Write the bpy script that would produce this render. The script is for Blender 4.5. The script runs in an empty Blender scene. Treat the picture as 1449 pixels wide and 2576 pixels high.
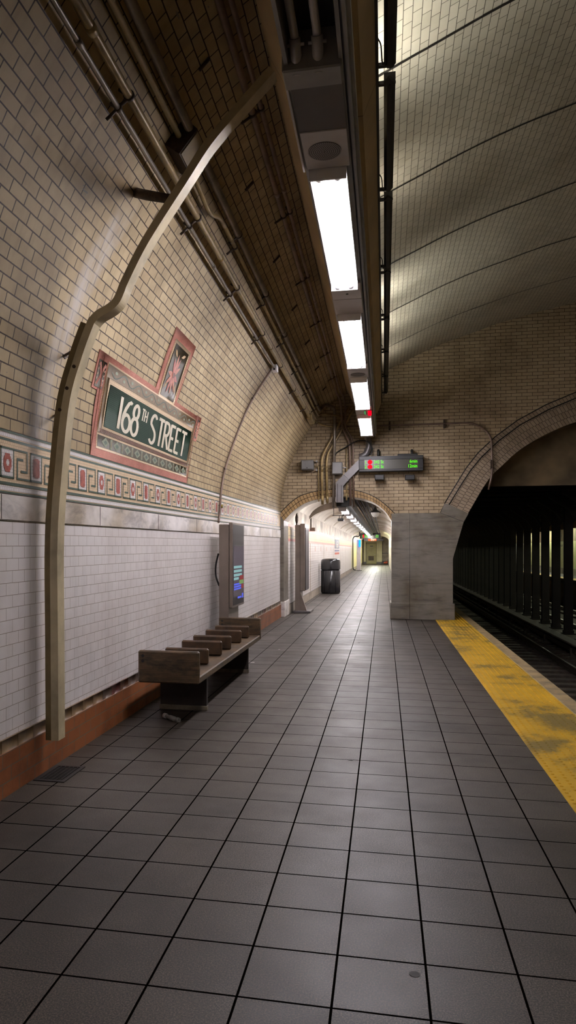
import bpy, math, random
import numpy as np
from mathutils import Vector
random.seed(7)
S = bpy.context.scene
COL = S.collection
PI = math.pi

# ------------------------------------------------------------------ camera frame (also used to survey points off the photo)
FPX, CX, HY, CAMZ = 1826.0, 600.0, 1383.0, 1.5
TH = math.atan((966 - CX) / FPX)
FW = np.array([-math.sin(TH), math.cos(TH), 0.0]); RT = np.array([math.cos(TH), math.sin(TH), 0.0]); UP = np.array([0, 0, 1.0])
CAM = np.array([0, 0, CAMZ])
def at(px, py, ax, val):
    d = FW + (px - CX) / FPX * RT + (HY - py) / FPX * UP
    return CAM + (val - CAM[ax]) / d[ax] * d
YE = 16.09                                   # end wall of the vaulted bay
def E(px, py, off=0.0): p = at(px, py, 1, YE - off); return (p[0], p[1], p[2])

# ------------------------------------------------------------------ scene graph helpers
def tag(o, label=None, cat=None, group=None, kind=None):
    if label: o['label'] = label
    if cat: o['category'] = cat
    if group: o['group'] = group
    if kind: o['kind'] = kind
    return o
def thing(name, label, cat, loc=(0, 0, 0), group=None):
    o = bpy.data.objects.new(name, None); COL.objects.link(o); o.location = loc; o.empty_display_size = .1
    return tag(o, label, cat, group)
def dup(root, loc, label=None, group=None):
    r = root.copy(); COL.objects.link(r); r.location = loc
    if label: r['label'] = label
    if group: r['group'] = group
    for ch in list(root.children):
        c = ch.copy(); COL.objects.link(c); c.parent = r
        for g in list(ch.children):
            d = g.copy(); COL.objects.link(d); d.parent = c
    return r
ORD = "first second third fourth fifth sixth seventh eighth ninth tenth eleventh twelfth thirteenth fourteenth fifteenth sixteenth seventeenth eighteenth nineteenth twentieth twenty-first twenty-second twenty-third twenty-fourth twenty-fifth twenty-sixth twenty-seventh twenty-eighth".split()

class MB:
    def __init__(s): s.v = []; s.f = []; s.m = []; s.uv = []; s.sm = []
    def face(s, pts, m=0, uv=None, smooth=False):
        b = len(s.v); s.v.extend([tuple(map(float, p)) for p in pts]); s.f.append(tuple(range(b, b + len(pts))))
        s.m.append(m); s.sm.append(smooth)
        if uv is None:
            P = [np.array(p, float) for p in pts]; n = np.zeros(3)
            for i in range(len(P)): n += np.cross(P[i], P[(i + 1) % len(P)])
            a = int(np.argmax(abs(n)))
            uv = [((p[1], p[2]), (p[0], p[2]), (p[0], p[1]))[a] for p in P]
        s.uv.extend(uv); return s
    def box(s, x0, x1, y0, y1, z0, z1, m=0):
        c = [(x0, y0, z0), (x1, y0, z0), (x1, y1, z0), (x0, y1, z0), (x0, y0, z1), (x1, y0, z1), (x1, y1, z1), (x0, y1, z1)]
        for q in ((0, 3, 2, 1), (4, 5, 6, 7), (0, 1, 5, 4), (1, 2, 6, 5), (2, 3, 7, 6), (3, 0, 4, 7)): s.face([c[i] for i in q], m)
        return s
    def bbox(s, x0, x1, y0, y1, z0, z1, b=.006, m=0):
        # box with bevelled edges
        X = sorted((x0, x1)); Y = sorted((y0, y1)); Z = sorted((z0, z1)); L = (X, Y, Z)
        b = min(b, *(0.45 * (q[1] - q[0]) for q in L))
        def P(i, j, k, ax):
            sg = (i, j, k); p = []
            for a in range(3):
                p.append(L[a][sg[a]] if a == ax else L[a][sg[a]] + (b if sg[a] == 0 else -b))
            return p
        for a in range(3):
            o = [q for q in range(3) if q != a]
            for e in (0, 1):
                cs = []
                for u, w in ((0, 0), (1, 0), (1, 1), (0, 1)):
                    sg = [0, 0, 0]; sg[a] = e; sg[o[0]] = u; sg[o[1]] = w; cs.append(P(*sg, a))
                if (e == 0) == (a != 1): cs.reverse()
                s.face(cs, m)
        for a in range(3):                    # 12 edge chamfers along axis a
            o = [q for q in range(3) if q != a]
            for u in (0, 1):
                for w in (0, 1):
                    g0 = [0, 0, 0]; g1 = [0, 0, 0]; g1[a] = 1
                    for g in (g0, g1): g[o[0]] = u; g[o[1]] = w
                    s.face([P(*g0, o[0]), P(*g1, o[0]), P(*g1, o[1]), P(*g0, o[1])], m)
        for i in (0, 1):
            for j in (0, 1):
                for k in (0, 1): s.face([P(i, j, k, 0), P(i, j, k, 1), P(i, j, k, 2)], m)
        return s
    def tube(s, pts, r, n=10, m=0, cap=True):
        P = [np.array(p, float) for p in pts]; R = r if isinstance(r, (list, tuple)) else [r] * len(P)
        T = []
        for i in range(len(P)):
            a = P[max(i - 1, 0)]; b = P[min(i + 1, len(P) - 1)]; t = b - a; T.append(t / (np.linalg.norm(t) + 1e-12))
        ref = np.array([0, 0, 1.0]) if abs(T[0][2]) < .9 else np.array([1.0, 0, 0])
        u = np.cross(T[0], ref); u /= np.linalg.norm(u); rings = []
        for i in range(len(P)):
            u = u - T[i] * np.dot(u, T[i]); u /= np.linalg.norm(u); w = np.cross(T[i], u)
            rings.append([P[i] + R[i] * (math.cos(2 * PI * k / n) * u + math.sin(2 * PI * k / n) * w) for k in range(n)])
        d = 0.0
        for i in range(len(P) - 1):
            l = np.linalg.norm(P[i + 1] - P[i])
            for k in range(n):
                k2 = (k + 1) % n
                s.face([rings[i][k], rings[i][k2], rings[i + 1][k2], rings[i + 1][k]], m, [(d, k / n), (d, (k + 1) / n), (d + l, (k + 1) / n), (d + l, k / n)], True)
            d += l
        if cap:
            s.face(rings[0][::-1], m); s.face(rings[-1], m)
        return s
    def lathe(s, cx, cy, prof, n=32, m=0):
        for i in range(len(prof) - 1):
            (r0, z0), (r1, z1) = prof[i], prof[i + 1]
            for k in range(n):
                a, b = 2 * PI * k / n, 2 * PI * (k + 1) / n
                q = [(cx + r0 * math.cos(a), cy + r0 * math.sin(a), z0), (cx + r0 * math.cos(b), cy + r0 * math.sin(b), z0),
                     (cx + r1 * math.cos(b), cy + r1 * math.sin(b), z1), (cx + r1 * math.cos(a), cy + r1 * math.sin(a), z1)]
                if r0 < 1e-6: q = q[1:]
                elif r1 < 1e-6: q = q[:3]
                s.face(q, m, None, True)
        return s
    def prism(s, poly, ax, a0, a1, m=0):
        # poly: convex 2D outline in the two other axes (in order), extruded along ax
        o = [q for q in range(3) if q != ax]
        def P(p, a):
            r = [0, 0, 0]; r[ax] = a; r[o[0]] = p[0]; r[o[1]] = p[1]; return r
        n = len(poly)
        s.face([P(p, a0) for p in poly], m); s.face([P(p, a1) for p in reversed(poly)], m)
        for i in range(n):
            p, q = poly[i], poly[(i + 1) % n]; s.face([P(p, a0), P(q, a0), P(q, a1), P(p, a1)], m)
        return s
    def build(s, name, mats, parent=None, weld=True, recalc=False):
        me = bpy.data.meshes.new(name); me.from_pydata(s.v, [], s.f)
        if not isinstance(mats, (list, tuple)): mats = [mats]
        for q in mats: me.materials.append(q)
        me.polygons.foreach_set('material_index', s.m); me.polygons.foreach_set('use_smooth', s.sm)
        ul = me.uv_layers.new(name='UVMap'); ul.data.foreach_set('uv', np.array(s.uv, 'f').ravel())
        me.update()
        if weld:
            import bmesh
            bm = bmesh.new(); bm.from_mesh(me); bmesh.ops.remove_doubles(bm, verts=bm.verts, dist=1e-5)
            if recalc: bmesh.ops.recalc_face_normals(bm, faces=bm.faces)
            bm.to_mesh(me); bm.free()
        o = bpy.data.objects.new(name, me); COL.objects.link(o)
        if parent:
            o.parent = parent
            if parent.type == 'EMPTY': o.location = -Vector(parent.location)
        return o
def struct(name, mb, mats, parent=None):
    o = mb.build(name, mats, parent)
    if not parent: o['kind'] = 'structure'
    return o
def fillet(P, r, n=6):
    P = [np.array(p, float) for p in P]; out = [P[0]]
    for i in range(1, len(P) - 1):
        a, b, c = P[i - 1], P[i], P[i + 1]; la, lc = np.linalg.norm(a - b), np.linalg.norm(c - b)
        d = min(r, la * .48, lc * .48); p = b + (a - b) / la * d; q = b + (c - b) / lc * d
        for k in range(n + 1):
            t = k / n; out.append((1 - t) ** 2 * p + 2 * t * (1 - t) * b + t * t * q)
    out.append(P[-1]); return out
def spline(P, n=6):
    P = np.array(P, float); Q = np.vstack([2 * P[0] - P[1], P, 2 * P[-1] - P[-2]]); out = []
    for i in range(1, len(Q) - 2):
        p0, p1, p2, p3 = Q[i - 1:i + 3]
        for k in range(n):
            t = k / n; out.append(.5 * ((2 * p1) + (-p0 + p2) * t + (2 * p0 - 5 * p1 + 4 * p2 - p3) * t * t + (-p0 + 3 * p1 - 3 * p2 + p3) * t ** 3))
    out.append(P[-1]); return np.array(out)

# ------------------------------------------------------------------ materials
def lin(c):
    return tuple(((x / 255) / 12.92 if x / 255 <= .04045 else ((x / 255 + .055) / 1.055) ** 2.4) for x in c) + (1.0,)
class G:
    def __init__(s, name):
        s.mat = bpy.data.materials.new(name); s.mat.use_nodes = True; s.nt = s.mat.node_tree; s.N = s.nt.nodes; s.L = s.nt.links
        s.b = s.N['Principled BSDF']; s.tc = s.N.new('ShaderNodeTexCoord')
    def n(s, t, **k):
        q = s.N.new(t)
        for a, v in k.items(): setattr(q, a, v)
        return q
    def mapping(s, out='UV', loc=(0, 0, 0), scale=(1, 1, 1), rot=(0, 0, 0)):
        q = s.n('ShaderNodeMapping'); s.L.new(s.tc.outputs[out], q.inputs[0]); q.inputs[1].default_value = loc; q.inputs[2].default_value = rot; q.inputs[3].default_value = scale
        return q.outputs[0]
    def noise(s, vec, scale, detail=4, rough=.6):
        q = s.n('ShaderNodeTexNoise'); s.L.new(vec, q.inputs['Vector']); q.inputs['Scale'].default_value = scale; q.inputs['Detail'].default_value = detail; q.inputs['Roughness'].default_value = rough
        return q.outputs['Fac']
    def ramp(s, fac, stops):
        q = s.n('ShaderNodeValToRGB'); s.L.new(fac, q.inputs[0]); e = q.color_ramp.elements
        while len(e) < len(stops): e.new(.5)
        for x, (p, c) in zip(e, stops): x.position = p; x.color = c if len(c) == 4 else lin(c)
        return q.outputs[0]
    def mix(s, a, b, fac, mode='MIX'):
        q = s.n('ShaderNodeMix', data_type='RGBA', blend_type=mode)
        for sock, v in ((q.inputs[0], fac), (q.inputs[6], a), (q.inputs[7], b)):
            if isinstance(v, (int, float)): sock.default_value = v
            elif isinstance(v, tuple): sock.default_value = v
            else: s.L.new(v, sock)
        return q.outputs[2]
    def math(s, op, a, b=0.0, c=None, clamp=False):
        q = s.n('ShaderNodeMath', operation=op, use_clamp=clamp)
        for i, v in enumerate((a, b) if c is None else (a, b, c)):
            if isinstance(v, (int, float)): q.inputs[i].default_value = v
            else: s.L.new(v, q.inputs[i])
        return q.outputs[0]
    def bump(s, h, dist=.003, strength=.6):
        q = s.n('ShaderNodeBump'); q.inputs['Strength'].default_value = strength; q.inputs['Distance'].default_value = dist; s.L.new(h, q.inputs['Height']); s.L.new(q.outputs[0], s.b.inputs['Normal'])
    def fin(s, col, rough=.5, metal=0.0, spec=.5):
        for k, v in (('Base Color', col), ('Roughness', rough), ('Metallic', metal), ('Specular IOR Level', spec)):
            if isinstance(v, (int, float, tuple)): s.b.inputs[k].default_value = v
            else: s.L.new(v, s.b.inputs[k])
        return s.mat
WHITE = (1, 1, 1, 1)
def plain(name, c, rough=.5, metal=0.0, dirt=.35, scale=6, c2=None, bump=0.0):
    g = G(name); v = g.mapping('Object'); f = g.noise(v, scale)
    c2 = c2 or tuple(x * (1 - dirt) for x in c)
    col = g.ramp(f, [(.3, c2), (.62, c)])
    if bump: g.bump(g.noise(v, scale * 12, 3), bump)
    return g.fin(col, rough, metal)
def emit(name, c, k, base=(20, 20, 20)):
    g = G(name); g.b.inputs['Emission Color'].default_value = lin(c); g.b.inputs['Emission Strength'].default_value = k
    return g.fin(lin(base), .6, 0, 0.0)
def brick(name, c1, c2, mort, bw, rh, ms, loc=(0, 0, 0), offset=.5, rough=.35, dirt=((70, 60, 45), .45), dscale=.9, bump=.002, rot=(0, 0, 0), extra=None, streak=0.0, bias=0.0, spec=.18):
    g = G(name); v = g.mapping('UV', loc, (1, 1, 1), rot)
    q = g.n('ShaderNodeTexBrick'); q.offset = offset; q.offset_frequency = 2; q.squash = 1.0
    wob = g.n('ShaderNodeTexNoise'); g.L.new(v, wob.inputs['Vector']); wob.inputs['Scale'].default_value = 9.0
    wv = g.n('ShaderNodeVectorMath', operation='MULTIPLY_ADD'); g.L.new(wob.outputs['Color'], wv.inputs[0]); wv.inputs[1].default_value = (ms * .9,) * 3; g.L.new(v, wv.inputs[2])
    g.L.new(wv.outputs[0], q.inputs['Vector'])
    for k, val in (('Color1', lin(c1)), ('Color2', lin(c2)), ('Mortar', lin(mort)), ('Scale', 1.0), ('Mortar Size', ms), ('Mortar Smooth', .15), ('Bias', bias), ('Brick Width', bw), ('Row Height', rh)): q.inputs[k].default_value = val
    col = q.outputs['Color']
    n1 = g.noise(v, dscale, 6, .65)
    m1 = g.n('ShaderNodeMapRange'); g.L.new(n1, m1.inputs[0]); m1.inputs[1].default_value = .45; m1.inputs[2].default_value = .78
    col = g.mix(col, g.mix(col, lin(dirt[0]), 1.0, 'MULTIPLY'), g.math('MULTIPLY', m1.outputs[0], dirt[1]))
    if streak:
        sv = g.mapping('UV', (0, 0, 0), (7, .55, 1)); sn = g.noise(sv, 1.0, 5, .7)
        m2 = g.n('ShaderNodeMapRange'); g.L.new(sn, m2.inputs[0]); m2.inputs[1].default_value = .5; m2.inputs[2].default_value = .75
        col = g.mix(col, g.mix(col, lin((120, 112, 100)), 1.0, 'MULTIPLY'), g.math('MULTIPLY', m2.outputs[0], streak))
    if extra: col = extra(g, v, col)
    if bump: g.bump(g.math('SUBTRACT', 1.0, q.outputs['Fac']), bump, .7)
    return g.fin(col, rough, 0, spec)

def vault_extra(g, v, col):
    # pale mineral streak running down the tiles beside the bent post, and scattered glaze chips
    sx = g.n('ShaderNodeSeparateXYZ'); g.L.new(v, sx.inputs[0])
    nv = g.noise(g.mapping('UV', (0, 0, 0), (9, 1.6, 1)), 1.0, 5, .7)
    cen = g.math('MULTIPLY_ADD', sx.outputs[1], .24, 3.93)
    d = g.math('ABSOLUTE', g.math('SUBTRACT', sx.outputs[0], cen))
    m = g.n('ShaderNodeMapRange'); g.L.new(d, m.inputs[0]); m.inputs[1].default_value = .17; m.inputs[2].default_value = .04
    t = g.n('ShaderNodeMapRange'); g.L.new(sx.outputs[1], t.inputs[0]); t.inputs[1].default_value = 4.15; t.inputs[2].default_value = 3.75
    nr = g.n('ShaderNodeMapRange'); g.L.new(nv, nr.inputs[0]); nr.inputs[1].default_value = .3; nr.inputs[2].default_value = .62
    f = g.math('MULTIPLY', g.math('MULTIPLY', m.outputs[0], t.outputs[0]), g.math('MULTIPLY', nr.outputs[0], .75))
    col = g.mix(col, lin((188, 182, 178)), f)
    c1 = g.noise(g.mapping('UV', (3, 1, 0), (5, 11, 1)), 1.0, 3, .5); c2 = g.noise(v, 1.1, 2, .5)
    k = g.math('MULTIPLY', g.math('GREATER_THAN', c1, .715), g.math('GREATER_THAN', c2, .52))
    return g.mix(col, lin((112, 106, 100)), g.math('MULTIPLY', k, .8))

M = {}
M['tile_white'] = brick('white_wall_tile', (236, 229, 227), (231, 225, 223), (160, 146, 132), .154, .0765, .0019, loc=(0, .002, 0), rough=.3, spec=.3, dirt=((196, 180, 170), .5), streak=.16)
M['tile_buff'] = brick('buff_vault_tile', (180, 161, 126), (168, 148, 114), (56, 43, 33), .165, .078, .0046, loc=(0, .02, 0), rough=.55, dirt=((128, 108, 80), .75), dscale=.8, extra=vault_extra, streak=.3)
M['tile_vault'] = brick('pale_vault_tile', (190, 182, 164), (180, 172, 154), (84, 76, 66), .16, .0765, .0032, rough=.4, dirt=((140, 130, 116), .6), dscale=.5)  # grey-cream tone of the light on the right vault put into the tile colour
M['tile_end'] = brick('end_wall_brick', (176, 158, 130), (162, 144, 116), (62, 48, 36), .21, .0715, .0045, rough=.4, dirt=((110, 92, 70), .8), dscale=.7)
M['tile_arch'] = brick('arch_brick', (178, 150, 108), (150, 122, 84), (46, 34, 24), .0755, .083, .005, offset=0.0, rough=.45, dirt=((90, 74, 56), .7))
M['tile_arch2'] = brick('big_arch_brick', (160, 144, 124), (144, 128, 108), (52, 42, 34), .072, .17, .004, offset=.5, rough=.45, dirt=((110, 96, 80), .7), dscale=.8)
M['tile_red'] = brick('red_base_brick', (148, 90, 54), (136, 82, 48), (112, 98, 86), .205, .088, .004, rough=.5, dirt=((90, 70, 60), .7), dscale=2)
M['tile_far'] = brick('corridor_white_tile', (206, 201, 198), (200, 195, 192), (140, 126, 114), .154, .0765, .003, rough=.3, dirt=((180, 164, 150), .4), streak=.2)
M['tile_cream'] = brick('corridor_cream_tile', (196, 186, 132), (188, 178, 124), (130, 120, 84), .154, .0765, .003, rough=.35)
M['tile_opp'] = brick('far_platform_tile', (186, 182, 140), (176, 172, 130), (120, 116, 88), .154, .0765, .004, rough=.4)

def floor_mat():
    g = G('granite_floor_tile'); v = g.mapping('UV', (.169, -2.389, 0))
    q = g.n('ShaderNodeTexBrick'); q.offset = 0.0; g.L.new(v, q.inputs['Vector'])
    for k, val in (('Color1', lin((105, 98, 93))), ('Color2', lin((100, 93, 88))), ('Mortar', lin((16, 12, 9))), ('Scale', 1.0), ('Mortar Size', .0046), ('Mortar Smooth', .1), ('Bias', -.2), ('Brick Width', .316), ('Row Height', .3168)): q.inputs[k].default_value = val
    sp = g.noise(v, 165, 3, .75); sp2 = g.noise(v, 380, 2, .7)
    col = g.mix(q.outputs['Color'], g.ramp(sp, [(.38, (44, 37, 36)), (.5, (140, 132, 125)), (.6, (255, 246, 222))]), .9, 'MULTIPLY')
    col = g.mix(col, g.ramp(sp2, [(.4, (90, 80, 75)), (.62, (255, 250, 240))]), .5, 'MULTIPLY')
    d = g.noise(v, .7, 5, .6); col = g.mix(col, g.mix(col, lin((150, 142, 135)), 1.0, 'MULTIPLY'), g.ramp(d, [(.4, (0, 0, 0)), (.7, (255, 255, 255))]))
    g.bump(g.math('ADD', g.math('MULTIPLY', sp, .25), g.math('SUBTRACT', 1.0, q.outputs['Fac'])), .0015, .5)
    r = g.ramp(g.noise(v, 2.2, 4), [(.3, (.42, .42, .42, 1)), (.7, (.54, .54, .54, 1))])
    inv = g.math('SUBTRACT', 1.0, q.outputs['Fac']); r = g.math('ADD', r, g.math('MULTIPLY', q.outputs['Fac'], .4))
    return g.fin(col, r, 0, g.math('MULTIPLY', inv, .34))
M['floor'] = floor_mat()
def marble(name, base, vein, sc=(1.0, 1.0, 5.0), amt=.6):
    g = G(name); v = g.mapping('Object', (0, 0, 0), sc)
    wv = g.n('ShaderNodeVectorMath', operation='MULTIPLY_ADD'); nw = g.n('ShaderNodeTexNoise'); g.L.new(v, nw.inputs['Vector']); nw.inputs['Scale'].default_value = 1.1; nw.inputs['Detail'].default_value = 3
    g.L.new(nw.outputs['Color'], wv.inputs[0]); wv.inputs[1].default_value = (1.2, 1.2, 1.2); g.L.new(v, wv.inputs[2])
    n = g.noise(wv.outputs[0], 2.0, 8, .68); cloud = g.noise(g.mapping('Object'), 1.4, 4, .55)
    col = g.mix(lin(base), g.ramp(n, [(.36, vein), (.5, base), (.66, tuple(min(255, x * 1.08) for x in base))]), amt)
    col = g.mix(col, g.mix(col, lin((196, 186, 168)), 1.0, 'MULTIPLY'), g.ramp(cloud, [(.4, (0, 0, 0)), (.65, (255, 255, 255))]))
    return g.fin(col, .34)
M['marble'] = marble('veined_marble', (236, 230, 228), (172, 166, 168), (1, 1.2, 2.5), .8)
M['marble_pier'] = marble('grey_marble_pier', (122, 117, 108), (88, 84, 76), (.8, 1, 6), .75)
def wood_mat():
    g = G('worn_oak'); v = g.mapping('Object', (0, 0, 0), (1, 1, 1)); st = g.mapping('Object', (0, 0, 0), (3.0, 1.2, 34))
    grain = g.noise(st, 1.6, 6, .7); dirt = g.noise(g.mapping('Object', (0, 0, 0), (3, 3, 7)), 1.6, 6, .72)
    col = g.ramp(grain, [(.3, (52, 38, 24)), (.5, (84, 65, 42)), (.72, (112, 92, 64))])
    col = g.mix(col, lin((20, 15, 10)), g.ramp(dirt, [(.44, (0, 0, 0)), (.62, (225, 225, 225))]))
    g.bump(grain, .0012); return g.fin(col, .5)
M['wood'] = wood_mat()
M['wood_dark'] = plain('dark_oak_divider', (74, 52, 31), .45, 0, .5, 9)
M['leg'] = plain('dark_bench_leg', (40, 32, 27), .5, 0, .5, 5)
M['leg_pale'] = plain('pale_bench_plinth', (112, 102, 84), .6, 0, .4, 8)
M['post'] = plain('beige_painted_steel', (204, 188, 152), .42, 0, .22, 3.5)
M['plank'] = plain('olive_painted_plank', (128, 108, 66), .5, 0, .25, 4)
M['rust'] = plain('rusty_stub', (66, 48, 34), .7, .2, .6, 20)
M['pipe_tan'] = plain('tan_painted_pipe', (158, 136, 92), .35, .2, .3, 5)
M['pipe_grey'] = plain('grey_steel_pipe', (142, 132, 120), .34, .5, .25, 5)
M['pipe_brown'] = plain('brown_painted_pipe', (118, 96, 82), .4, .1, .25, 5)
M['clamp'] = plain('dark_pipe_clamp', (70, 56, 44), .5, .5, .4, 20)
M['soffit'] = plain('cream_painted_soffit', (210, 184, 142), .55, 0, .12, 1.2)
M['grey_metal'] = plain('grey_painted_metal', (196, 190, 190), .42, .25, .1, 3)
M['grey_dark'] = plain('dark_grey_grille', (96, 90, 90), .6, .1, .1, 3)
M['grey_mid'] = plain('mid_grey_metal', (142, 138, 136), .45, .3, .12, 4)
M['dark_metal'] = plain('dark_metal', (44, 40, 36), .5, .4, .3, 6)
M['black'] = plain('black_plastic', (20, 20, 20), .45, 0, .3, 8)
M['bin'] = plain('glossy_black_plastic', (24, 24, 28), .22, 0, .3, 5)
M['box_grey'] = plain('grey_junction_box', (118, 117, 116), .4, .3, .12, 5)
M['duct'] = plain('pale_grey_duct', (116, 113, 113), .38, .35, .12, 4)
M['white_metal'] = plain('white_enamel', (238, 236, 240), .3, 0, .03, 4)
M['kiosk'] = plain('taupe_steel_cabinet', (128, 116, 106), .4, .35, .1, 4)
M['plaster'] = plain('stained_concrete', (206, 196, 180), .7, 0, .35, 1.6, bump=.002)
M['plaster_white'] = plain('white_plaster', (222, 214, 200), .6, 0, .12, 1.5)
M['rib'] = plain('grey_concrete_rib', (150, 138, 124), .75, 0, .3, 2.2, bump=.002)
M['tunnel'] = plain('dark_tunnel_plaster', (146, 126, 94), .8, 0, .45, .8, bump=.003)
M['steel_black'] = plain('sooty_black_steel', (34, 27, 24), .55, .2, .4, 3)
M['ballast'] = plain('sooty_ballast', (70, 60, 50), .9, 0, .6, 14, bump=.012)
M['tie'] = plain('dirty_timber', (66, 56, 46), .85, 0, .5, 9)
M['rail'] = plain('worn_rail_steel', (110, 100, 92), .3, .8, .4, 10)
M['rail_cover'] = plain('grey_cover_board', (82, 75, 70), .55, 0, .35, 4)
M['mortar'] = plain('brown_joint', (62, 46, 34), .8)
M['pink'] = brick('pink_mosaic', (186, 128, 112), (172, 112, 98), (150, 104, 92), .026, .013, .0012, rough=.6, spec=.1, dirt=((150, 130, 120), .6), dscale=2.2, bump=0)
M['green'] = brick('green_mosaic', (32, 54, 40), (22, 44, 34), (62, 80, 66), .026, .0155, .0013, rough=.6, spec=.1, dirt=((190, 190, 190), .3), bump=0)
M['cream_m'] = brick('cream_mosaic', (226, 202, 170), (220, 194, 160), (176, 154, 126), .022, .022, .0014, offset=.3, rough=.4, dirt=((170, 150, 130), .4), bump=0)
M['white_m'] = brick('white_mosaic', (238, 232, 230), (230, 224, 222), (176, 168, 164), .022, .022, .0014, offset=.3, rough=.4, dirt=((180, 170, 165), .4), bump=0)
M['line_m'] = plain('dark_green_mosaic_line', (72, 90, 78), .4, 0, .2, 20)
M['red_m'] = plain('red_mosaic', (176, 92, 78), .4, 0, .25, 30)
M['brown_m'] = plain('olive_brown_mosaic', (132, 112, 86), .45, 0, .2, 25)
M['dkbrown_m'] = plain('dark_red_mosaic', (104, 52, 38), .45, 0, .2, 25)
M['sage_m'] = plain('sage_mosaic', (134, 142, 118), .45, 0, .15, 25)
M['olive_m'] = plain('dark_olive_mosaic', (74, 66, 48), .45, 0, .25, 25)
M['petal'] = plain('coral_petal_mosaic', (186, 116, 92), .45, 0, .2, 30)
M['petal2'] = plain('ochre_petal_mosaic', (178, 140, 80), .45, 0, .2, 30)
M['letter'] = plain('ivory_mosaic_letter', (224, 214, 192), .35, 0, .08, 30)
M['led_g'] = emit('green_led', (90, 255, 10), .8)
M['led_r'] = emit('red_led', (255, 0, 30), .8)
M['led_panel'] = plain('led_screen_glass', (62, 60, 52), .25, 0, .1, 3)
TUBE = emit('fluorescent_tube', (255, 249, 255), 55, (240, 240, 240)); M['tube'] = TUBE
M['tube_fill'] = emit('added_fill_tube', (255, 246, 232), 10, (240, 240, 240)); M['tube_far'] = emit('corridor_fluorescent_tube', (255, 250, 252), 76, (240, 240, 240))
M['tube_green'] = emit('greenish_fluorescent_tube', (238, 246, 215), 110, (240, 240, 240))
M['tube_up'] = emit('uplight_tube', (250, 252, 246), 130, (240, 240, 240))
M['tube_up2'] = emit('weak_uplight_tube', (250, 248, 240), 48, (240, 240, 240))
M['tube_up3'] = emit('failing_uplight_tube', (250, 246, 236), 8, (240, 240, 240))
M['tube_end'] = emit('corridor_end_tube', (240, 250, 200), 190, (240, 240, 240))
M['blue_scr'] = emit('blue_screen', (10, 110, 255), 2.2)
M['scr_dark'] = plain('dark_screen_glass', (40, 35, 39), .4, 0, .1, 3); M['scr_dark'].node_tree.nodes['Principled BSDF'].inputs['Specular IOR Level'].default_value = .15
M['scr_grey'] = emit('dim_screen_area', (110, 100, 108), .10, (90, 84, 88))
M['scr_cyan'] = emit('cyan_screen_text', (150, 190, 190), .42)
M['scr_blue'] = emit('blue_screen_text', (90, 100, 215), .55)
M['scr_red'] = emit('red_screen_shape', (170, 80, 80), .3)
M['scr_green'] = emit('green_screen_shape', (130, 160, 100), .4)
M['exit'] = emit('orange_exit_sign', (225, 90, 40), .8)
M['exit_text'] = emit('exit_sign_lettering', (255, 225, 190), 1.1)
M['ind_g'] = emit('green_indicator', (70, 160, 90), .5)
M['door_paint'] = plain('olive_cream_door', (158, 150, 104), .5, 0, .12, 2)
M['pillar_paint'] = plain('pale_cream_pillar', (188, 180, 142), .5, 0, .1, 2)
M['blue_sign'] = plain('slate_blue_enamel', (92, 108, 128), .4)
M['navy'] = plain('navy_enamel', (96, 100, 140), .4)
M['orange'] = plain('orange_vinyl', (190, 84, 52), .5)
M['plastic_clear'] = plain('crumpled_clear_plastic', (120, 118, 112), .2, 0, .3, 30)
M['cap_white'] = plain('white_plastic_cap', (190, 186, 180), .4, 0, .1, 30)
M['gum'] = plain('blackened_gum', (38, 34, 32), .7)
M['glass_jar'] = plain('frosted_lamp_glass', (180, 176, 168), .3, 0, .1, 8)
M['brass'] = plain('brass_disc', (140, 122, 50), .4, .5)
def yellow_mat():
    g = G('yellow_tactile_paving'); v = g.mapping('Object'); n = g.noise(v, 1.1, 6, .7)
    col = g.ramp(n, [(.38, (110, 92, 36)), (.46, (178, 140, 18)), (.62, (200, 156, 20))])
    n2 = g.noise(v, 26, 3); col = g.mix(col, lin((58, 50, 34)), g.ramp(n2, [(.66, (0, 0, 0)), (.76, (220, 220, 220))]))
    return g.fin(col, .5)
M['yellow'] = yellow_mat()
M['edge'] = plain('tan_rubbing_board', (150, 128, 88), .7, 0, .4, 5)

# ------------------------------------------------------------------ vault profile (x, z), left wall up and over the tracks
PR = [(-2.27, 2.2), (-2.25, 2.5), (-2.2, 2.8), (-2.06, 3.3), (-1.83, 3.82), (-1.52, 4.3), (-1.256, 4.6), (-.93, 4.86), (-.5, 5.13), (.08, 5.41), (.41, 5.56), (.9, 5.78), (1.4, 5.97), (1.91, 6.13), (2.42, 6.29), (2.95, 6.42), (3.45, 6.53), (4.2, 6.67), (5.2, 6.8), (6.2, 6.87), (7.2, 6.89)]
DP = np.vstack([[(-2.27, 0)], spline(PR, 8)])
TT = np.concatenate([[0], np.cumsum(np.hypot(*np.diff(DP, axis=0).T))])
_g = np.gradient(DP, axis=0); _g /= np.linalg.norm(_g, axis=1)[:, None]
NN = np.stack([_g[:, 1], -_g[:, 0]], 1); NN[0] = (1, 0); NN[1] = (1, 0)
def VP(y, t, off=0.0):
    x = np.interp(t, TT, DP[:, 0]); z = np.interp(t, TT, DP[:, 1]); nx = np.interp(t, TT, NN[:, 0]); nz = np.interp(t, TT, NN[:, 1])
    w = min(max((4.3 - z) / 2.05, 0), 1); z += .0043 * (y - 4.8) * min(z, 2.25) * w
    return (x + nx * off, y, z + nz * off)
def vgrid(mb, y0, y1, t0, t1, m=0, off=0.0, ny=8, nt=8, ts=None, smooth=True):
    ys = np.linspace(y0, y1, ny + 1); ts = np.linspace(t0, t1, nt + 1) if ts is None else ts
    for a, b in zip(ys, ys[1:]):
        for c, d in zip(ts, ts[1:]):
            mb.face([VP(a, c, off), VP(b, c, off), VP(b, d, off), VP(a, d, off)], m, [(a, c), (b, c), (b, d), (a, d)], smooth)
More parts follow.
